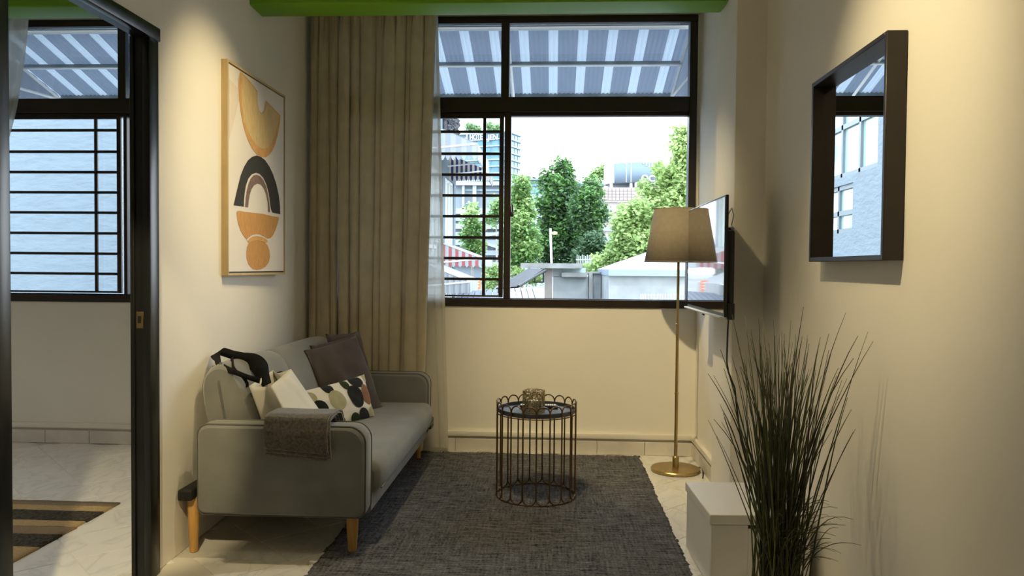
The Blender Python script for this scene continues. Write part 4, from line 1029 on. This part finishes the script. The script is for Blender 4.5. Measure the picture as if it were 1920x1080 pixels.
bm = BM(); a = at(972, 537, 19.4); b = at(930, 541, 19.4); prism(bm, [a, b, b-Vector((0, 0, .12)), a-Vector((0, 0, .12))], (0, .02, 0)); obj('valance', bm, M_awk, parent=ra, smooth=False)
# street lamp
sl_ = root('street_lamp', 'thin white street lamp with amber head among the trees', 'lamp', at(1034, 660, 25.9))
bm = BM(); tube(bm, [at(1034, 660, 25.9), at(1034, 492, 25.9), at(1032, 428, 25.9)], .038, 8); obj('lamp_post', bm, M_wsteel, parent=sl_)
bm = BM(); a = at(1040, 437.5, 25.9); lathe(bm, [(.0, -.06), (.09, -.04), (.10, .02), (.05, .06), (0, .065)], 14, a, cap=False); obj('lamp_head', bm, mat('amber_lens', (.75, .50, .22), .4), parent=sl_)

# white hip roofed house on the right
hr = root('white_house', 'low white house with hipped white roof and pale blue fascia', 'building', at(1220, 560, 19))
def wallbox(nm, a, b, y0, y1, z0, z1, m): bm = BM(); box(bm, a, b, y0, y1, z0, z1); obj(nm, bm, m, parent=hr, smooth=False)
a = at(1141, 517, 19); e = at(1141, 505, 19); xr_ = 5.2
wallbox('front_wall', a.x+.02, xr_, 19.15, 23.5, GZ, a.z, M_stain)
wallbox('fascia', a.x, xr_, 19.0, 23.7, a.z, e.z, M_fascia)
bm = BM(); ap = at(1212, 473, 21.5); z_ = e.z
v = [bm.verts.new(p) for p in ((a.x, 19.0, z_), (xr_, 19.0, z_), (xr_, 23.7, z_), (a.x, 23.7, z_), (ap.x, ap.y, ap.z), (xr_, ap.y, ap.z))]
for f in ((0, 1, 5, 4), (3, 0, 4), (2, 3, 4, 5), (1, 2, 5), (0, 3, 2, 1)): bm.faces.new([v[i] for i in f])
obj('roof', bm, M_roofw, parent=hr, smooth=False)
sf = root('spiked_fence', 'dark spiked fence top in front of the white house wall', 'fence', at(1245, 565, 18))
for i in range(34):
    p = at(1201+i*2.9, 562, 18); bm = BM(); tube(bm, [Vector((p.x, p.y, GZ)), p+Vector((0, 0, .11)), p+Vector((0, 0, .14))], [.014, .014, .002], 5); obj('fence_spike', bm, M_steel, parent=sf, smooth=False)
bm = BM(); tube(bm, [at(1199, 559, 18), at(1301, 560, 18)], .012, 5); obj('fence_rail', bm, M_steel, parent=sf)

# hotel tower
HY = 300.0
ht = root('hotel_tower', 'tall teal glass hotel tower with white floor slabs', 'building', at(920, 560, HY))
hc = at(951, 246, HY); le = at(800, 250, HY+12); re = at(976, 257.5, HY+11); re.z = hc.z; le.z = hc.z
ztop = hc.z; zlow = at(951, 350, HY).z; fl = (at(951, 300, HY).z-at(951, 312.8, HY).z)
inn_ = Vector((0, 14, 0))
bm = BM(); prism(bm, [(le.x, le.y, GZ), (hc.x, hc.y, GZ), (re.x, re.y, GZ), (re.x-4, re.y+14, GZ), (le.x, le.y+16, GZ)], (0, 0, ztop-GZ)); obj('tower_wall', bm, M_hwall, parent=ht, smooth=False)
dl = (le-hc); dr_ = (re-hc); ul = dl.normalized(); ur = dr_.normalized(); nl = Vector((ul.y, -ul.x, 0)); nl = nl if nl.y < 0 else -nl; nr = Vector((-ur.y, ur.x, 0)); nr = nr if nr.x > 0 else -nr
k = 0; zz = ztop
bm = BM(); box(bm, -1, 0, 0, 1, 0, 1); bm.free()
while zz > zlow-4:
    t = .42
    out = .9
    bm = BM(); prism(bm, [le+nl*out+Vector((0, 0, zz-ztop)), hc+nl*out+nr*out+Vector((0, 0, zz-ztop)), re+nr*out+ur*1.2+Vector((0, 0, zz-ztop)), re+Vector((0, 0, zz-ztop)), hc+Vector((0, 0, zz-ztop)), le+Vector((0, 0, zz-ztop))], (0, 0, -t)); obj('floor_slab', bm, M_hslab, parent=ht, smooth=False)
    if k > 0 or True:
        for (o_, d_, L_, n_, nb_) in ((hc, ul, dl.length, nl, 11), (hc, ur, dr_.length, nr, 4)):
            if k == 0 and o_ is hc and n_ is nl: continue
            for i in range(nb_):
                a = o_+d_*(L_*(i+.12)/nb_)+n_*.12; b = o_+d_*(L_*(i+.88)/nb_)+n_*.12
                za = zz-ztop-t-.15; zb = zz-ztop-fl+.1
                bm = BM(); bm.faces.new([bm.verts.new(p) for p in (a+Vector((0, 0, za)), b+Vector((0, 0, za)), b+Vector((0, 0, zb)), a+Vector((0, 0, zb)))]); obj('window_bay', bm, M_teal, parent=ht, smooth=False)
    zz -= fl; k += 1
bm = BM(); prism(bm, [le+nl*.5+Vector((0, 0, -.4)), hc+nl*.5+Vector((0, 0, -.4)), hc+nl*.5+Vector((0, 0, -fl+.1)), le+nl*.5+Vector((0, 0, -fl+.1))], (0, .3, 0)); obj('sign_band', bm, mat('sign_band', (.05, .11, .15), .6), parent=ht, smooth=False)
def text(body, size, loc, rotz, m, name, parent, depth=.05):
    cu = bpy.data.curves.new('lettering', 'FONT'); cu.body = body; cu.size = size; cu.extrude = depth; cu.offset = size*.012; cu.align_x = 'LEFT'
    o = bpy.data.objects.new('lettering_source', cu); COL.objects.link(o); bpy.context.view_layer.update()
    me = bpy.data.meshes.new_from_object(o.evaluated_get(bpy.context.evaluated_depsgraph_get())); bpy.data.objects.remove(o); bpy.data.curves.remove(cu)
    me.transform(Matrix.Rotation(PI/2, 4, 'X')); me.transform(Matrix.Rotation(rotz, 4, 'Z')); me.name = name
    me.materials.clear(); me.materials.append(m); p = bpy.data.objects.new(name, me); COL.objects.link(p); p.location = Vector(loc)-(worldloc(parent) if parent else Vector()); p.parent = parent; return p
ang = math.atan2(-ul.y, -ul.x)
def onface(u_, v_):        # point on the hotel's front face seen at a pixel
    d = _ray(u_, v_); o2 = hc+nl*1.1; t = (o2-EYE).dot(nl)/d.dot(nl); return EYE+d*t
a = onface(880.5, 262.5); b = onface(880.5, 252); wA = (onface(932, 261)-a).length
for body, u0, u1 in (('HOTEL', 880.5, 909.5), ('JEN', 914.5, 933)):
    p = onface(u0, 262.3); q_ = onface(u1, 262.3); hgt = (onface(u0, 252.5)-p).length
    tt = text(body, hgt/.70, p, ang, M_sign, 'sign_letters', ht); wd = max(v.co.x*math.cos(ang)+v.co.y*math.sin(ang) for v in tt.data.vertices)
    s = (q_-p).length/wd; R_ = Matrix.Rotation(ang, 4, 'Z'); tt.data.transform(R_ @ Matrix.Diagonal((s, 1, 1, 1)) @ R_.inverted())
p = onface(873.5, 263.5); hgt = (onface(873.5, 251)-p).length
tt = text('J', hgt/.70, p, ang, M_sign, 'sign_emblem', ht)
pa, pb = onface(869.5, 259), onface(874, 264.5); bm = BM(); prism(bm, [pa, onface(874, 258), pb, onface(871, 263)], (0, .1, 0)); obj('sign_emblem', bm, M_sign, parent=ht, smooth=False)

# white podium building below the hotel
po = root('podium_building', 'white lower building with long floor bands seen through the grille', 'building', at(900, 560, 200))
PY = 200
fbox('rear_wall', 845, 985, 344, 600, PY+3, 5, M_podw, po)
fbox('roof_slab', 845, 962, 340.5, 347, PY, 8, M_pod, po); fbox('column', 886, 893, 347, 392, PY+.5, 1.2, M_pod, po); fbox('column', 866, 871, 347, 392, PY+.5, 1.2, M_pod, po); fbox('louvre_band', 870, 950, 355, 358, PY+2, .6, M_hslab, po)
for v0, v1 in ((391, 401), (406, 414), (420, 429), (436, 442), (450, 459), (470, 478), (492, 498)): fbox('floor_band', 845, 985, v0, v1, PY+.5, 3, M_pod, po)
for i in range(12): fbox('mullion', 868+i*9, 869.5+i*9, 401, 500, PY+2, .5, M_hslab, po)
bm = BM(); A_ = at(905, 440, PY-1); B_ = at(985, 424, PY-1); prism(bm, [A_, B_, B_-Vector((0, 0, .7)), A_-Vector((0, 0, .7))], (0, .6, 0)); A_ = at(905, 452, PY-1); B_ = at(985, 478, PY-1); prism(bm, [A_, B_, B_-Vector((0, 0, .7)), A_-Vector((0, 0, .7))], (0, .6, 0)); obj('ramp', bm, M_pod, parent=po, smooth=False)

# pale blue building between the trees
pb_ = root('pale_blue_building', 'pale blue glass building half hidden between the trees', 'building', at(1040, 560, 170))
fbox('wall', 975, 1120, 348, 600, 170, 8, M_hslab, pb_); fbox('roof_slab', 984, 1050, 332, 337, 168, 10, M_fascia, pb_); fbox('glass_band', 984, 1050, 337, 349, 169.5, 1, M_teal, pb_); fbox('glass_band', 975, 1120, 354, 362, 169.5, 1, M_teal, pb_); fbox('roof_slab', 1080, 1136, 340, 345, 165, 8, M_fascia, pb_)
for i in range(7): fbox('mullion', 986+i*9, 987+i*9, 337, 349, 169.2, .4, M_hslab, pb_)

# mall with curved glass drum
ml = root('mall_building', 'pink stone mall with curved pale blue drum and white letters on top', 'building', at(1180, 560, 120))
MY = 120
fbox('stone_wall', 1085, 1330, 352, 600, MY, 12, M_pink, ml)
for i in range(16):
    for j in range(4): fbox('stone_panel', 1104.5+i*7.2, 1111+i*7.2, 353.3+j*5.6, 358.2+j*5.6, MY-.15, .15, M_pink, ml)
for v0, v1, mm in ((376.5, 379, M_taupe), (388, 397, mat('blue_ribbon_glass', (.24, .33, .42), .25)), (408, 415, M_podw), (426, 433, M_podw), (444, 452, M_podw), (464, 474, M_podw)): fbox('ribbon_window', 1085, 1330, v0, v1, MY-.2, .2, mm, ml)
bm = BM(); c = at(1196, 345, MY+6); Rd = 5.4; zt = at(1180, 304, MY+1).z; zb = at(1180, 341, MY+1).z; n = 40
for (th0, th1, nm, m_) in ((-PI, -2.45, 'drum_end', M_drumw), (-2.45, 0, 'drum_skin', M_drum)):
    q = BM(); K = 18; lo = []; hi = []
    for i in range(K+1):
        t = th0+(th1-th0)*i/K; lo.append(q.verts.new((c.x+Rd*math.cos(t), c.y+Rd*.9*math.sin(t), zb))); hi.append(q.verts.new((c.x+Rd*math.cos(t), c.y+Rd*.9*math.sin(t), zt)))
    for i in range(K): q.faces.new((lo[i], lo[i+1], hi[i+1], hi[i]))
    solid(obj(nm, q, m_, parent=ml), .15)
bm.free()
q = BM(); lathe(q, [(Rd-.1, zb-.02), (Rd-.1, zb+.1)], 48, (c.x, c.y, 0), sy=.9); obj('drum_soffit', q, M_hslab, parent=ml)
q = BM(); lathe(q, [(Rd-.1, zt-.1), (Rd-.1, zt)], 48, (c.x, c.y, 0), sy=.9); obj('drum_top', q, M_hslab, parent=ml)
for th in (-2.42, -2.0, -1.86):
    q = BM(); x_, y_ = c.x+Rd*1.01*math.cos(th), c.y+Rd*.9*1.01*math.sin(th); box(q, x_-.05, x_+.05, y_-.05, y_+.05, zb, zt); obj('drum_mullion', q, M_drumw, parent=ml, smooth=False)
for i in range(11):
    t = -1.52+i*.085; x_, y_ = c.x+Rd*1.02*math.cos(t), c.y+Rd*.9*1.02*math.sin(t); q = BM(); box(q, x_-.10, x_+.10, y_-.05, y_+.05, zt-.3-(zt-zb)*min(.95, .08*i), zt); obj('drum_louvre', q, M_steel, parent=ml, smooth=False)
fbox('recessed_wall', 1140, 1250, 340, 353, MY+5, .5, M_podw, ml)
for u_ in (1144, 1181, 1190): fbox('column', u_, u_+5, 340, 353, MY+2, .8, M_drumw, ml)
p = at(1202, 340, MY+.55); text('OC', 1.42, p, .12, M_sign, 'sign_letters', ml, .08)

# trees
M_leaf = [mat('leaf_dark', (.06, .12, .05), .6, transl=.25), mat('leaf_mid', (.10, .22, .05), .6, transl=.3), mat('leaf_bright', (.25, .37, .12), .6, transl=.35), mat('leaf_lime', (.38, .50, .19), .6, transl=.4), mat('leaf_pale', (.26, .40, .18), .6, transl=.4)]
M_bark = mat('bark', (.30, .26, .22), .9, nscale=6, namt=.3)
def tree(name, label, Y, blobs, mix, leaf=.10, dens=1.0, trunk=None, group=None, base=None):
    """blobs: (u, v, radius px) measured at depth Y; leaves scattered on clumps near their surface"""
    rng = np.random.default_rng(abs(hash(name+label)) % 1000 if False else len(label)*7+int(Y))
    c0 = at(blobs[0][0], 560, Y); c0.z = GZ if base is None else base
    r = root(name, label, 'tree', c0, group=group)
    V = []; Fm = []; 
    for (u_, v_, rp_) in blobs:
        C_ = np.array(at(u_, v_, Y+rng.uniform(-.4, .4))); R_ = rp_/1450*Y
        n_cl = max(8, int(52*dens*(rp_/30)**1.5))
        for _ in range(n_cl):
            d = rng.normal(size=3); d /= np.linalg.norm(d); d[1] = d[1]*.9
            if d[1] > .45: d[1] *= -1
            cc = C_+d*R_*rng.uniform(.55, .98); cr = leaf*rng.uniform(1.8, 3.2)
            nl_ = int(34*max(.5, (R_/ .6)**.3))
            q = rng.normal(size=(nl_, 3)); q /= np.linalg.norm(q, axis=1)[:, None]; pos = cc+q*cr*rng.uniform(.4, 1, (nl_, 1))
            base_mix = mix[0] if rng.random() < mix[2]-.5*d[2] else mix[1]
            for p in pos:
                a = rng.normal(size=3); a[2] *= .5; a /= np.linalg.norm(a); b_ = rng.normal(size=3)*.7+np.array([0, -.4, 1.0]); t_ = np.cross(a, b_); t_ /= np.linalg.norm(t_)
                s = leaf*rng.uniform(.8, 1.7)
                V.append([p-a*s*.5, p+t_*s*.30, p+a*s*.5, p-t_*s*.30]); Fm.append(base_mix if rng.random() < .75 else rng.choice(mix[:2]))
    V = np.array(V).reshape(-1, 3); f = np.arange(len(V)).reshape(-1, 4)
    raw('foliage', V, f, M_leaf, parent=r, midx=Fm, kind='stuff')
    bm = BM(); top = at(blobs[0][0], blobs[0][1], Y); tr0 = trunk or .09
    tube(bm, [(c0.x, Y, c0.z), (c0.x+.05, Y, (c0.z+top.z)/2), (top.x, top.y, top.z)], [tr0, tr0*.7, tr0*.2], 7); obj('trunk', bm, M_bark, parent=r)
    bm = BM()
    for (u_, v_, rp_) in blobs[1:]:
        e = at(u_, v_, Y); tube(bm, [(c0.x+.03, Y, e.z-rp_/1450*Y*1.6), ((c0.x+e.x)/2, Y, e.z-rp_/1450*Y*.7), e], [tr0*.4, tr0*.3, tr0*.12], 5)
    obj('branch', bm, M_bark, parent=r)
    return r
tree('slender_tree', 'narrow green tree beside the window grille, left of the tall trees', 27, [(976, 360, 20), (968, 385, 20), (985, 395, 22), (972, 420, 26), (985, 445, 26), (965, 460, 25), (990, 475, 24), (962, 490, 18), (978, 342, 12)], (1, 2, .45), .11)
tree('tall_tree', 'tallest dark green tree in the middle of the window view', 30, [(1056, 330, 22), (1030, 352, 18), (1052, 362, 30), (1030, 385, 26), (1062, 400, 36), (1035, 425, 30), (1075, 435, 34), (1045, 455, 34), (1020, 470, 26), (1080, 475, 26), (1050, 482, 26), (1054, 312, 12), (1026, 336, 12)], (0, 1, .55), .125)
tree('rounded_tree', 'rounded dark tree right of the tallest one in the view', 29, [(1105, 370, 26), (1098, 395, 30), (1115, 400, 24), (1105, 430, 28), (1090, 420, 26), (1098, 455, 22), (1107, 350, 14)], (0, 1, .5), .12)
tree('dark_shrub', 'low dark bluish shrub under the rounded tree', 27, [(1112, 458, 20), (1126, 468, 16), (1100, 475, 18), (1090, 485, 14), (1120, 482, 14)], (0, 0, .6), .10)
tree('lime_tree', 'big bright lime green tree at the right edge of the view', 25, [(1284, 262, 24), (1278, 290, 22), (1290, 310, 30), (1256, 333, 20), (1275, 345, 34), (1240, 372, 24), (1255, 390, 36), (1205, 394, 20), (1236, 318, 8), (1206, 350, 5), (1215, 358, 6), (1215, 420, 36), (1180, 415, 28), (1250, 440, 40), (1175, 440, 28), (1200, 455, 30), (1165, 455, 16), (1290, 370, 30), (1180, 398, 14), (1300, 410, 40), (1180, 470, 18), (1225, 470, 22)], (2, 3, .45), .12)
tree('lime_bush', 'low lime green bush above the concrete boundary wall', 25.2, [(1122, 497, 14), (1140, 490, 15), (1155, 480, 18), (1108, 500, 9), (1170, 478, 14)], (2, 3, .5), .10)
tree('young_tree', 'small bright tree seen through the grille beside the shophouse', 28, [(884, 390, 9), (882, 408, 13), (888, 425, 15), (884, 445, 17), (892, 462, 16), (886, 478, 14)], (1, 3, .45), .11)
tree('side_tree', 'small leafy tree seen just left of the sash lock', 40, [(930, 395, 12), (934, 380, 9), (926, 412, 10)], (1, 2, .5), .14)
tree('green_shrub', 'bright shrub low behind the grille near the striped awning', 26, [(925, 510, 14), (935, 520, 12), (915, 528, 12), (968, 512, 12), (1000, 525, 14), (1012, 520, 10)], (2, 3, .5), .09)
for i, (u_, v_, rr2) in enumerate(((880, 241, 6), (892, 243, 5), (917, 241, 7), (932, 244, 5))):
    tree('rooftop_palm', 'small green planting on the hotel roof, %s' % ['leftmost of four', 'second from left', 'third from left', 'rightmost of four'][i], 308, [(u_, v_-3, rr2*.8), (u_+3, v_-1, rr2*.5)], (4, 4, .5), .7, 1.2, .2, base=ztop+.02)
tree('rooftop_tree', 'pale round tree on the roof left of the curved drum', 150, [(1126, 326, 9), (1119, 330, 7), (1131, 322, 7)], (4, 2, .3), .5, 1.5, .2)
